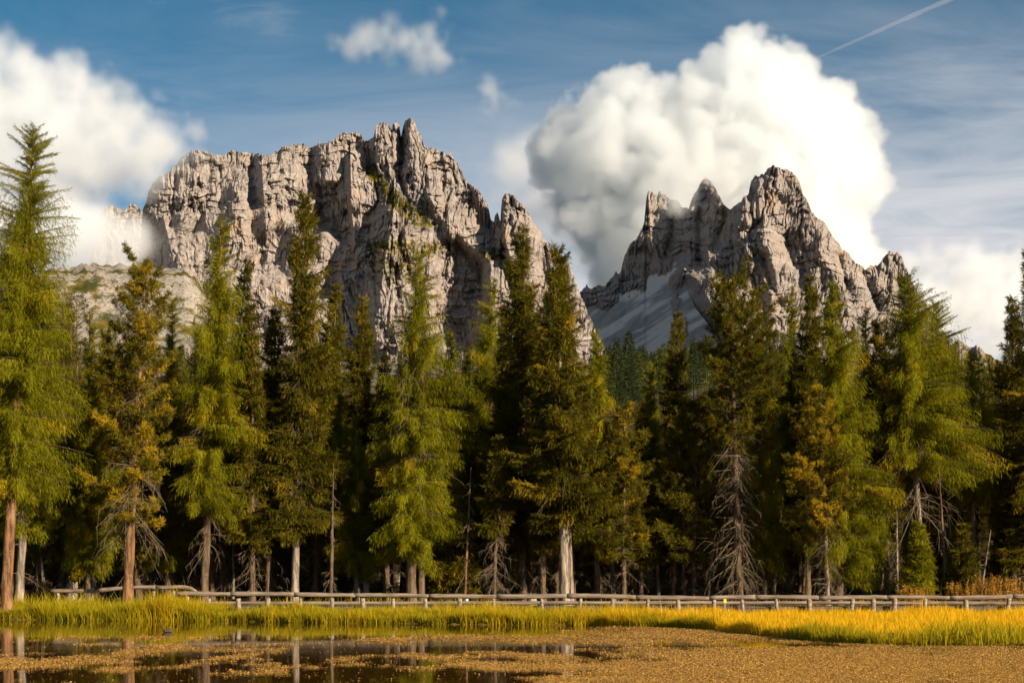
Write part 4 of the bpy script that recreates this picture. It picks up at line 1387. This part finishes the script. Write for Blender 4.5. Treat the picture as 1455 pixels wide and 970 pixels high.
def build_grass():
    g = np.random.default_rng(71)
    # golden meadow and shore strip: sampled in world space, thick everywhere behind the shore
    n = 340000
    x = g.uniform(-24, 30, n)
    y = g.uniform(31, 58.5, n)
    s = shore_y(x) + 0.25 * vnoise(x * 1.3, x * 0 + 1.7, 331) + 0.35 * vnoise(x * 0.35, x * 0 + 3.3, 301)
    dep = y - s
    u = x / y * F + 727.5
    ok = (dep > -0.12) & (u > -60) & (u < 1740)
    ok &= ~((y > BW + 0.15) & (y < BW + 1.8) & (u > 262))
    patch = fbm(x * 0.35, y * 0.35, 332, 3)
    ok &= g.uniform(size=n) < np.clip(0.85 + 0.5 * patch, 0.25, 1)
    ok &= (y < BW + 0.4) | (g.uniform(size=n) < 0.35)
    x, y, dep, u, patch = x[ok], y[ok], dep[ok], u[ok], patch[ok]
    # extra blades for the narrow left-hand strip
    m = 90000
    x2 = g.uniform(-22, 9, m)
    s2 = shore_y(x2) + 0.25 * vnoise(x2 * 1.3, x2 * 0 + 1.7, 331) + 0.35 * vnoise(x2 * 0.35, x2 * 0 + 3.3, 301)
    dep2 = g.uniform(-0.12, 1, m) ** 1.0 * 2.6
    dep2 = np.where(dep2 < -.12, 0, dep2)
    y2 = s2 + dep2
    k2 = g.uniform(size=m) < np.clip(0.75 + 0.8 * fbm(x2 * 0.8, y2 * 0.8, 333, 3), 0.12, 1)
    x, y, dep = np.r_[x, x2[k2]], np.r_[y, y2[k2]], np.r_[dep, dep2[k2]]
    u = x / y * F + 727.5
    patch = fbm(x * 0.35, y * 0.35, 332, 3)
    n = len(x)
    z = np.maximum(ground_z(x, y), -0.05) - 0.02
    tall = np.interp(u, [-60, 60, 230, 300, 700, 900, 1000, 1250, 1400, 1500], [0.44, 0.54, 0.70, 0.45, 0.44, 0.40, 0.34, 0.34, 0.38, 0.38])
    h = tall * np.clip(g.normal(0.85, 0.2, n), 0.35, 1.6) * (1 + 0.55 * patch) * (1 + 0.25 * vnoise(x * 1.7, y * 1.7, 336))
    reeds = (g.uniform(size=n) < 0.010)
    h = np.where(reeds, h * 1.6, h)
    gold = np.interp(u, [-60, 200, 500, 800, 930, 1010, 1100, 1500], [0.06, 0.10, 0.14, 0.22, 0.60, 0.88, 0.95, 0.95])
    gold = np.clip(gold + 0.30 * patch + g.normal(0, 0.15, n), 0, 1)
    # sedge at the water's edge stays green
    edge = np.clip(1 - dep / np.interp(u, [900, 1100, 1300, 1450], [1.2, 2.0, 3.5, 4.5]), 0, 1)
    wet = edge * np.clip(0.55 + 0.9 * fbm(x * 0.25, y * 0.15, 334, 2) + 0.6 * np.clip((u - 1285) / 40, 0, 1), 0, 1)
    gold = np.clip(gold - wet * np.where(u > 900, 1.0, 0.1), 0, 1)
    h = h * (1 + 0.5 * wet * (u > 1150))
    V, f = blades(x, y, z, h, g.uniform(0.010, 0.024, n), g.uniform(0.05, 0.55, n), g)
    o = mesh_obj('shore_grass', V, f, M_GRASS, smooth=False, attrs={'tint': np.repeat(np.clip(g.normal(0.5, 0.25, n), 0, 1), 5), 'gold': np.repeat(gold, 5)})
    tag(o, 'tall green and golden grass along the far shore of the lake', 'grass', kind='stuff')
    print('grass', n)


build_grass()


def build_weed():
    g = np.random.default_rng(81)
    m = blade_material('floating_weed', (0.20, 0.095, 0.022), (0.62, 0.37, 0.115), (0.74, 0.42, 0.03), 0.15)
    n = 1700000
    d = g.uniform(1 / 56.0, 1 / 17.0, n)
    y = 1 / d
    u = g.uniform(-40, 1495, n)
    x = (u - 727.5) / F * y
    # mats drift in bands: thick on the right, broken on the left, clear near the left shore
    cov = weed_cover(x, y)
    p = np.clip(cov * 1.15, 0.004, 1)
    ok = (g.uniform(size=n) < p) & (y < shore_y(x) - 0.05)
    x, y, cov = x[ok], y[ok], cov[ok]
    n = len(x)
    a = g.uniform(0, 6.283, n)
    L = g.uniform(0.008, 0.030, n) * (y / 30) ** 0.5
    W = L * g.uniform(0.25, 0.6, n)
    ca, sa = np.cos(a), np.sin(a)
    tilt = g.uniform(-0.5, 1.3, n)
    zc = 0.004 + g.uniform(0, 0.016, n)
    dx, dy = ca * L, sa * L
    nx, ny = -sa * W, ca * W
    P = np.stack([x, y, zc], -1)
    D = np.stack([dx, dy, np.abs(tilt) * L * 0.5], -1)
    Nn = np.stack([nx, ny, g.uniform(-0.3, 0.5, n) * W], -1)
    V = np.stack([P - D * 0.5 + [0, 0, 0.004], P + Nn, P + D, P - Nn], 1)
    V[:, :, 2] = np.maximum(V[:, :, 2], 0.002)
    f = np.arange(n * 4).reshape(n, 4)
    o = mesh_obj('floating_weed', V.reshape(-1, 3), f, m, smooth=False,
                 attrs={'tint': np.repeat(g.uniform(0, 1, n), 4), 'gold': np.repeat((g.uniform(0, 1, n) < 0.16) * g.uniform(.3, 1, n), 4)})
    tag(o, 'mats of yellow-brown weed floating on the lake', 'water weed', kind='stuff')
    print('weed', n)


build_weed()


def build_details():
    g = np.random.default_rng(91)
    # leafy undergrowth and dry stalks behind the boardwalk: one plant per clump
    mleaf = blade_material('bush_leaves', (0.050, 0.055, 0.010), (0.14, 0.12, 0.018), (0.30, 0.15, 0.02), 0.35)
    mdry = blade_material('dry_stalks', (0.24, 0.12, 0.022), (0.46, 0.25, 0.045), (0.50, 0.24, 0.03), 0.3)
    def clump(name, label, cat, group, u, d, w_, h_, n, mat, gold, up=0.6, size=(0.07, 0.16)):
        x = (u - 727.5) / F * d
        z = float(ground_z(np.array([x]), np.array([d]))[0])
        r = np.sqrt(g.uniform(0, 1, n))
        az = g.uniform(0, 6.283, n)
        lump = 0.75 + 0.25 * np.sin(az * 3 + g.uniform(0, 6))
        zz = g.uniform(0, 1, n) ** 0.7
        rr = r * w_ * lump * np.sqrt(np.maximum(1 - (zz - .35) ** 2 * 1.6, .05))
        pos = np.stack([np.cos(az) * rr, np.sin(az) * rr, zz * h_ * (1 - 0.4 * r * r)], -1)
        dd = np.stack([np.cos(az) * .5, np.sin(az) * .5, np.full(n, up)], -1) + g.normal(size=(n, 3)) * 0.5
        ln = g.uniform(size[0], size[1], n)
        v, f = shards(pos, dd, ln, ln * g.uniform(0.18, 0.45, n), g)
        # stems
        m_ = 14
        a2 = g.uniform(0, 6.283, m_)
        e = np.stack([np.cos(a2) * w_ * .5, np.sin(a2) * w_ * .5, np.full(m_, h_ * .8)], -1) * g.uniform(.4, 1, (m_, 1))
        k = np.linspace(0, 1, 4)[None, :, None]
        sv, sf = tubes(e[:, None, :] * k * np.array([1, 1, 1.0]) + np.array([0, 0, -0.1]) * (1 - k), np.full((m_, 4), 0.010) * (1 - .7 * k[:, :, 0]), 3)
        t = empty(name, (x, d, z))
        tag(t, label, cat, group)
        mesh_obj('foliage', v, f, mat, t, smooth=False, attrs={'tint': np.repeat(g.uniform(0, 1, n), 4), 'gold': np.repeat((g.uniform(0, 1, n) < gold) * g.uniform(.4, 1, n), 4)})
        mesh_obj('stem', sv, sf, M_TWIG, t)
    def stalks(label, group, u, d, w_, h_, n):
        x = (u - 727.5) / F * d
        z = float(ground_z(np.array([x]), np.array([d]))[0])
        bx, by = g.normal(0, w_, n), g.normal(0, w_, n)
        hh = h_ * g.uniform(0.55, 1.1, n)
        tip = np.stack([bx + g.normal(0, .12, n), by + g.normal(0, .12, n), hh], -1)
        b = np.stack([bx, by, np.full(n, -0.05)], -1)
        k = np.linspace(0, 1, 4)[None, :, None]
        sv, sf = tubes(b[:, None] * (1 - k) + tip[:, None] * k, np.full((n, 4), 0.009) * (1 - .6 * k[:, :, 0]), 3)
        per = 26
        own = np.repeat(np.arange(n), per)
        t = g.uniform(0.35, 1.0, n * per)[:, None]
        pos = b[own] * (1 - t) + tip[own] * t
        dd = g.normal(size=(n * per, 3)) * [1, 1, .6] + [0, 0, .5]
        ln = g.uniform(.05, .13, n * per)
        v, f = shards(pos, dd, ln, ln * .35, g)
        e = empty('dry_plant', (x, d, z))
        tag(e, label, 'plant', group)
        mesh_obj('stem', sv, sf, mdry, e, attrs={'tint': np.full(len(sv), .4), 'gold': np.zeros(len(sv))})
        mesh_obj('foliage', v, f, mdry, e, smooth=False, attrs={'tint': np.repeat(g.uniform(0, 1, n * per), 4), 'gold': np.repeat(g.uniform(0, 1, n * per) < .3, 4)})
    for u in (1358, 1372, 1385, 1398, 1410, 1424, 1436, 1447):
        stalks('clump of dry orange stalks behind the rail below the shaded young spruce', 'dry stalks behind the rail', u + g.uniform(-3, 3), 58.6 + g.uniform(-.3, .8), .22, np.interp(u, [1358, 1400, 1447], [.95, 1.35, 1.1]), 26)
    for u in (1288, 1296, 1312):
        stalks('clump of dry orange stalks at the foot of the bright young spruce', 'dry stalks at the young spruce', u, 58.7, .18, .8, 18)
    clump('leafy_bush', 'yellow-green leafy bush rising out of the dry orange stalks', 'bush', None, 1428, 59.0, .42, 1.45, 420, mleaf, .1)
    for u, d, w_, h_ in [(60, 63, .8, .8), (112, 66, .9, 1.0), (150, 70, 1.1, 1.3), (232, 67, .9, .9), (262, 71, 1.2, 1.5), (330, 69, 1.0, 1.2), (352, 74, 1.3, 1.6), (400, 70, .9, .9), (470, 72, 1.2, 1.3),
                         (545, 70, .9, 1.0), (655, 69, 1.0, 1.1), (870, 67, .9, 1.0), (1000, 68, .8, .9), (205, 75, 1.4, 1.8), (300, 78, 1.6, 2.0), (420, 79, 1.6, 2.0)]:
        clump('undergrowth_bush', 'low mossy bush on the dim wood floor behind the railings', 'bush', 'bushes on the wood floor', u, d, w_, h_, 520, mleaf, .22)
    for u, d in [(62, 55.4), (40, 55.2), (96, 55.6), (255, 54.6), (186, 54.5), (448, 54.4), (735, 53.3), (775, 53.2), (600, 53.6), (330, 54.4)]:
        clump('marsh_plant', 'broad-leaved yellow-green marsh plant among the grass at the waterline', 'plant', 'marsh plants at the waterline', u + g.uniform(-4, 4), d, .32, .42, 150, mleaf, .55, .5, (0.08, 0.17))

    # old stump and rocks by the left-hand trees
    def stump(u, d, r, h, label):
        x = (u - 727.5) / F * d
        z = float(ground_z(np.array([x]), np.array([d]))[0])
        K, sd = 7, 14
        zz = np.linspace(-.15, h, K)
        P = np.stack([0.12 * zz, 0 * zz, zz], -1)
        V, f = tubes(P[None], (r * (1 + .9 * np.exp(-np.maximum(zz, 0) / .16)))[None], sd)
        V = V.reshape(K, sd, 3)
        V[:, :, :2] *= (1 + .12 * np.sin(np.arange(sd) * 2.1)[None, :, None])
        V[-1, :, 2] += g.uniform(-.10, .14, sd)
        V = np.vstack([V.reshape(-1, 3), [[.12 * h, 0, h - .06]]])
        cap = np.array([[(K - 1) * sd + i, (K - 1) * sd + (i + 1) % sd, K * sd] for i in range(sd)])
        o = mesh_obj('tree_stump', V, [f, cap], M_BARK['pale'])
        o.location = (x, d, z)
        tag(o, label, 'stump')
    stump(100, 64, .24, .85, 'broken pale stump behind the left log railing')
    stump(754, 58.6, .17, .52, 'short reddish stump peeping over the boardwalk rail')
    def rock(u, d, r, label, seed):
        x = (u - 727.5) / F * d
        z = float(ground_z(np.array([x]), np.array([d]))[0])
        a, b = np.meshgrid(np.linspace(0, 2 * math.pi, 20, endpoint=False), np.linspace(0.06, math.pi - .06, 12))
        dx, dy, dz = np.cos(a) * np.sin(b), np.sin(a) * np.sin(b), np.cos(b)
        rr = r * (1 + .28 * vnoise(dx * 1.8 + seed, dy * 1.8 + dz * 1.5, seed) + .12 * vnoise(dx * 5, dy * 5 + dz * 5, seed + 1))
        V = np.stack([dx * rr * 1.3, dy * rr, dz * rr * .7], -1).reshape(-1, 3)
        idx = np.arange(240).reshape(12, 20)
        nx = np.roll(idx, -1, 1)
        f = np.stack([idx[:-1], idx[1:], nx[1:], nx[:-1]], -1).reshape(-1, 4)
        o = mesh_obj('boulder', V, [f, idx[:1], idx[-1:, ::-1]], MAT_ROCK)
        o.location = (x, d, z + r * .2)
        tag(o, label, 'boulder')
    rock(120, 63.5, .32, 'pale boulder right of the broken stump by the left railing', 11)
    rock(164, 59.0, .34, 'grey boulder leaning against the half-bare golden pine trunk', 12)
    rock(322, 72, .5, 'reddish-lit boulder on the dim wood floor, left of the tallest ragged spruce', 13)

    # small waymark board with blue and white face, and a yellow marker post
    def marker(u, v0, v1, d, w_, cols, name, label, cat):
        x = (u - 727.5) / F * d
        z0, z1 = EYE + (HOR - v1) / F * d, EYE + (HOR - v0) / F * d
        gz = float(ground_z(np.array([x]), np.array([d]))[0])
        t = empty(name, (x, d, gz))
        tag(t, label, cat)
        v, f = board(-.025, .025, -.02, .02, -.1, z1 - gz)
        mesh_obj('post', v, f, M_POST, t, smooth=False)
        hz = (z1 - z0) / len(cols)
        for i, c in enumerate(cols):
            m = bpy.data.materials.new('marker_paint')
            m.use_nodes = True
            w2 = NT(m.node_tree)
            p = w2.n('ShaderNodeTexCoord').outputs['Object']
            cc = w2.mix(w2.maprange(w2.noise(p, 30, 4, .6), .5, .8), c, tuple(k * .7 for k in c))
            dd = w2.n('ShaderNodeBsdfPrincipled', ins={'Base Color': cc, 'Roughness': .5})
            w2.n('ShaderNodeOutputMaterial', ins={'Surface': dd.outputs[0]})
            v, f = board(-w_ / 2, w_ / 2, -.045, -.022, z1 - gz - hz * (i + 1) + .002, z1 - gz - hz * i)
            mesh_obj('face', v, f, m, t, smooth=False)
    marker(664, 849.5, 857, 57.9, .09, [(.75, .78, .8), (.12, .30, .5)], 'waymark_post', 'small blue and white waymark under the boardwalk rail', 'waymark')
    marker(1030, 850.5, 856, 56.0, .10, [(.75, .55, .03)], 'marker_post', 'little yellow marker post at the boardwalk rail', 'marker')

    # a duck resting on the water
    def duck(u, v):
        d = EYE * F / (v - HOR)
        x = (u - 727.5) / F * d
        def blob(cx, cz, rx, ry, rz, tail=0.0):
            a, b = np.meshgrid(np.linspace(0, 2 * math.pi, 14, endpoint=False), np.linspace(0.08, math.pi - .08, 9))
            X, Y_, Z = np.cos(b), np.cos(a) * np.sin(b), np.sin(a) * np.sin(b)
            P = np.stack([cx + X * rx, Y_ * ry * (1 - .25 * X), cz + Z * rz * (1 - .2 * np.abs(X)) + tail * np.maximum(X, 0) ** 2], -1).reshape(-1, 3)
            i = np.arange(126).reshape(9, 14)
            nx = np.roll(i, -1, 1)
            return P, np.stack([i[:-1], i[1:], nx[1:], nx[:-1]], -1).reshape(-1, 4), i
        m = bpy.data.materials.new('duck_plumage')
        m.use_nodes = True
        w2 = NT(m.node_tree)
        p = w2.n('ShaderNodeTexCoord').outputs['Object']
        col = w2.mix(w2.maprange(w2.noise(p, 24, 3, .6), .4, .6), (.028, .022, .016), (.12, .09, .06))
        dd = w2.n('ShaderNodeBsdfDiffuse', ins={'Color': col})
        w2.n('ShaderNodeOutputMaterial', ins={'Surface': dd.outputs[0]})
        # one skinned chain: tail, body, breast, neck, head, bill
        me = bpy.data.meshes.new('duck')
        ch = [(.24, 0, .10, .02), (.17, 0, .07, .055), (.06, 0, .055, .095), (-.07, 0, .055, .10), (-.15, 0, .08, .07), (-.17, 0, .15, .035), (-.18, 0, .205, .044), (-.235, 0, .195, .018), (-.27, 0, .19, .012)]
        me.from_pydata([c[:3] for c in ch], [(i, i + 1) for i in range(len(ch) - 1)], [])
        o = bpy.data.objects.new('duck', me)
        C.collection.objects.link(o)
        md = o.modifiers.new('skin', 'SKIN')
        sk = me.skin_vertices.new() if not me.skin_vertices else me.skin_vertices[0]
        for i, c in enumerate(ch):
            sk.data[i].radius = (c[3], c[3] * (.8 if 1 < i < 4 else 1))
            sk.data[i].use_root = i == 2
        o.modifiers.new('smooth', 'SUBSURF').render_levels = 2
        me.materials.append(m)
        o.location = (x, d, 0)
        o.scale = (.75, .75, .75)
        o.rotation_euler = (0, 0, R(8))
        tag(o, 'small dark duck resting on the water near the left shore', 'duck')
    duck(238, 898)


build_details()
# ------------------------------------------------------------------ clouds: real volumes, density laid out by geometry nodes
def cloud_material(name, dens, tint=(1, 1, 1), aniso=0.0):
    m = bpy.data.materials.new(name)
    m.use_nodes = True
    w = NT(m.node_tree)
    pv = w.n('ShaderNodeVolumePrincipled', ins={'Color': (*tint, 1), 'Density': dens, 'Anisotropy': aniso})
    w.n('ShaderNodeOutputMaterial', ins={'Volume': pv.outputs[0]})
    return m


def cloud(name, puffs, mat, label, voxel=7.0, billow=22.0, bscale=0.014, soft=16.0, fscale=0.05, fine=9.0, seed=0.0):
    """puffs: rows of x, y, z, radius. The puffs' vertices feed a Volume Cube whose density field is their union, broken up by noise."""
    puffs = np.asarray(puffs, dtype=float)
    me = bpy.data.meshes.new(name)
    me.from_pydata([tuple(p[:3]) for p in puffs], [], [])
    at = me.attributes.new('rad', 'FLOAT', 'POINT')
    at.data.foreach_set('value', puffs[:, 3].astype(np.float32))
    pts = bpy.data.objects.new(name + '_puffs', me)          # read by the node group only; not in the scene
    vol = bpy.data.volumes.new(name)
    o = bpy.data.objects.new(name, vol)
    C.collection.objects.link(o)
    g = bpy.data.node_groups.new(name + '_density', 'GeometryNodeTree')
    g.interface.new_socket('Geometry', in_out='INPUT', socket_type='NodeSocketGeometry')
    g.interface.new_socket('Geometry', in_out='OUTPUT', socket_type='NodeSocketGeometry')
    w = NT(g)
    oi = w.n('GeometryNodeObjectInfo')
    oi.inputs['Object'].default_value = pts
    src = oi.outputs['Geometry']
    go = w.n('NodeGroupOutput')
    pos = w.n('GeometryNodeInputPosition').outputs[0]
    off = w.vmath('ADD', pos, (seed * 917.0, seed * 331.0, seed * 77.0))
    n1 = w.noise(off, bscale, 5, 0.52, 0.0, out='Color')
    warp = w.vmath('SCALE', w.vmath('SUBTRACT', n1, (0.5, 0.5, 0.5)), scale=billow * 2.4)
    q = w.vmath('ADD', pos, warp)
    sn = w.n('GeometryNodeSampleNearest', ins={'Geometry': src, 'Sample Position': q})
    def sample(val, typ):
        s = w.n('GeometryNodeSampleIndex')
        s.data_type = typ
        w.link(src, s.inputs['Geometry'])
        w.link(val, s.inputs['Value'])
        w.link(sn.outputs[0], s.inputs['Index'])
        return s.outputs[0]
    pc = sample(w.n('GeometryNodeInputPosition').outputs[0], 'FLOAT_VECTOR')
    na = w.n('GeometryNodeInputNamedAttribute')
    na.data_type = 'FLOAT'
    na.inputs['Name'].default_value = 'rad'
    pr = sample(na.outputs[0], 'FLOAT')
    d = w.math('SUBTRACT', w.vmath('DISTANCE', q, pc), pr)
    # cauliflower: rounded lumps from cell distance at two sizes
    def lumps(scale):
        v = w.n('ShaderNodeTexVoronoi', ins={'Vector': off, 'Scale': scale})
        v.feature = 'SMOOTH_F1'
        v.inputs['Smoothness'].default_value = 0.35
        return v.outputs['Distance']
    l1 = lumps(fscale * 0.55)
    l2 = lumps(fscale * 1.5)
    f1 = w.noise(off, fscale * 1.2, 6, 0.68)
    d2 = w.math('ADD', d, w.math('MULTIPLY', w.math('SUBTRACT', l1, 0.42), fine * 2.6))
    d2 = w.math('ADD', d2, w.math('MULTIPLY', w.math('SUBTRACT', l2, 0.42), fine * 0.9))
    d2 = w.math('ADD', d2, w.math('MULTIPLY', w.math('SUBTRACT', f1, 0.5), fine * 2.4))
    dens = w.maprange(d2, soft * 0.5, -soft * 0.5, 0.0, 1.0)
    lo = (puffs[:, :3] - puffs[:, 3:4] - billow * 1.2 - fine).min(0)
    hi = (puffs[:, :3] + puffs[:, 3:4] + billow * 1.2 + fine).max(0)
    res = np.maximum(8, ((hi - lo) / voxel).astype(int))
    vc = w.n('GeometryNodeVolumeCube', ins={'Density': dens, 'Min': tuple(lo), 'Max': tuple(hi), 'Resolution X': int(res[0]), 'Resolution Y': int(res[1]), 'Resolution Z': int(res[2])})
    sm = w.n('GeometryNodeSetMaterial', ins={'Geometry': vc.outputs[0], 'Material': mat})
    w.link(sm.outputs[0], go.inputs[0])
    md = o.modifiers.new('density', 'NODES')
    md.node_group = g
    vol.materials.append(mat)
    tag(o, label, 'cloud')
    print('cloud', name, res, int(np.prod(res)))
    return o


def fill_puffs(outline, Y, depth, spacing, r, seed, keep=None):
    """puffs spread through the body whose outline (photo pixels) is given, Y metres away, depth metres thick (thinner towards the rim)"""
    g = np.random.default_rng(seed)
    ol = np.array(outline, dtype=float)
    x0, y0 = ol.min(0)
    x1, y1 = ol.max(0)
    s = spacing
    us, vs = np.meshgrid(np.arange(x0, x1, s), np.arange(y0, y1, s))
    us = us.ravel() + g.uniform(-.4, .4, us.size) * s
    vs = vs.ravel() + g.uniform(-.4, .4, vs.size) * s
    inside = np.zeros(us.size, bool)
    dist = np.full(us.size, 1e9)
    for a, b in zip(ol, np.roll(ol, -1, 0)):
        cond = ((a[1] > vs) != (b[1] > vs)) & (us < (b[0] - a[0]) * (vs - a[1]) / (b[1] - a[1] + 1e-9) + a[0])
        inside ^= cond
        ab = b - a
        t = np.clip(((us - a[0]) * ab[0] + (vs - a[1]) * ab[1]) / (ab @ ab + 1e-9), 0, 1)
        dist = np.minimum(dist, np.hypot(us - a[0] - t * ab[0], vs - a[1] - t * ab[1]))
    out = []
    for u, v, dd in zip(us[inside], vs[inside], dist[inside]):
        if dd < r * 0.9:
            continue
        half = depth * min(1.0, math.sqrt(dd / (depth * 0.55)))
        n = max(1, int(half * 2 / (s * 1.3)))
        for k in range(n):
            yy = Y + (0 if n == 1 else (-half + 2 * half * (k + g.uniform(.2, .8)) / n))
            p = px(u, v, Y)
            out.append((p[0], yy, p[2], r * g.uniform(0.75, 1.2)))
    return out



VAPOUR = cloud_material('cloud_vapour', 0.027, (0.962, 0.983, 1.0), 0.40)
THIN = cloud_material('thin_cloud_vapour', 0.013, (0.93, 0.955, 0.985))
MIST = cloud_material('mist_vapour', 0.009, (0.93, 0.955, 0.985))
FOG = cloud_material('low_mist_vapour', 0.012, (0.95, 0.965, 0.98))
LOW = cloud_material('bench_mist_vapour', 0.022, (0.93, 0.95, 0.98))
SHRED = cloud_material('shred_vapour', 0.020, (0.95, 0.965, 0.985))
VEIL = cloud_material('veil_vapour', 0.007, (0.97, 0.98, 0.99))

main = fill_puffs([(735, 225), (758, 190), (776, 148), (830, 118), (868, 96), (905, 90), (928, 108), (960, 84), (985, 68), (1012, 52),
                   (1046, 40), (1082, 39), (1112, 50), (1146, 74), (1166, 100), (1200, 128), (1232, 165), (1252, 205), (1258, 245), (1246, 300), (1250, 345),
                   (1290, 420), (1200, 470), (800, 470), (800, 350), (770, 300), (745, 265)], 2950, 210, 34, 46, 3)
cloud('cumulus_cloud', main, VAPOUR, 'huge white cumulus cloud towering behind the jagged right-hand peak', voxel=4.3, billow=46, bscale=0.0080, soft=17, fscale=0.036, fine=13)
wrap = fill_puffs([(925, 235), (985, 215), (1060, 222), (1062, 262), (1048, 292), (1030, 286), (1006, 262), (990, 272), (978, 300), (958, 304), (942, 280)], 2470, 45, 11, 12, 5)
cloud('cloud_shred', wrap, SHRED, 'shred of cloud curling over the middle spires of the jagged right-hand peak', voxel=4.5, billow=22, bscale=0.018, soft=30, fscale=0.05, fine=14, seed=8.1)
veil = fill_puffs([(640, 220), (720, 180), (800, 190), (890, 260), (905, 330), (870, 410), (820, 440), (770, 350), (700, 300)], 3400, 130, 28, 34, 23)
cloud('veil_cloud', veil, VEIL, 'grey veil of cloud hanging beside the huge cumulus, above the gap between the mountains', voxel=9, billow=60, bscale=0.007, soft=80, fscale=0.02, fine=24, seed=6.6)
bank = fill_puffs([(-90, 60), (20, 70), (60, 92), (110, 115), (170, 122), (222, 150), (252, 190), (276, 222), (282, 246), (240, 246), (205, 238), (150, 258), (110, 285), (-90, 330)], 1830, 130, 24, 28, 7)
cloud('cloud_bank', bank, THIN, 'soft white cloud bank lying against the shoulder of the broad massif', voxel=6.0, billow=46, bscale=0.011, soft=34, fscale=0.04, fine=24, seed=1.3)
mist = fill_puffs([(-60, 290), (110, 292), (150, 302), (185, 322), (214, 340), (238, 354), (215, 385), (120, 402), (-60, 402)], 1720, 70, 20, 22, 9)
cloud('mist_cloud', mist, LOW, 'thin mist drifting below the cloud bank above the rocky bench', voxel=5.5, billow=26, bscale=0.016, soft=50, fscale=0.03, fine=16, seed=2.1)
low = fill_puffs([(1225, 395), (1265, 360), (1300, 348), (1345, 352), (1372, 334), (1412, 332), (1450, 350), (1490, 390), (1500, 480), (1460, 530), (1240, 540), (1215, 440)], 3500, 160, 22, 24, 11)
cloud('low_cumulus_cloud', low, THIN, 'low white cumulus behind the biggest larches, beside the small pointed peak', voxel=9, billow=40, bscale=0.008, soft=40, fscale=0.02, fine=18, seed=3.7)
small = fill_puffs([(462, 70), (500, 38), (540, 36), (590, 40), (622, 34), (660, 66), (650, 88), (610, 96), (560, 108), (500, 100)], 3600, 70, 22, 18, 13)
cloud('small_cloud', small, MIST, 'small torn cloud in the blue above the broad massif', voxel=8, billow=60, bscale=0.008, soft=70, fscale=0.018, fine=34, seed=4.4)
puff = fill_puffs([(680, 120), (705, 116), (738, 122), (744, 150), (720, 160), (690, 140)], 3600, 40, 14, 11, 15)
cloud('cloud_wisp', puff, MIST, 'tiny cloud wisp between the small torn cloud and the huge cumulus', voxel=7, billow=50, bscale=0.009, soft=50, fscale=0.02, fine=26, seed=5.2)


def contrail():
    m = bpy.data.materials.new('contrail_vapour')
    m.use_nodes = True
    w = NT(m.node_tree)
    pv = w.n('ShaderNodeVolumePrincipled', ins={'Color': (.95, .96, .98, 1), 'Density': 0.0045})
    w.n('ShaderNodeOutputMaterial', ins={'Volume': pv.outputs[0]})
    a, b = px(1146, 89, 9000.0), px(1420, -32, 9000.0)
    t = np.linspace(0, 1, 24)[:, None]
    P = a * (1 - t) + b * t
    rr = np.interp(t[:, 0], [0, .1, .5, 1], [4, 10, 16, 20]) * (1 + 0.12 * np.sin(t[:, 0] * 37))
    V, f = tubes(P[None], rr[None], 8)
    n = len(V)
    o = mesh_obj('contrail', V, [f, np.array([[7, 6, 5, 4, 3, 2, 1, 0]]), np.arange(n - 8, n)[None]], m)
    tag(o, 'thin straight white aircraft trail crossing the blue above the huge cumulus', 'contrail')


contrail()
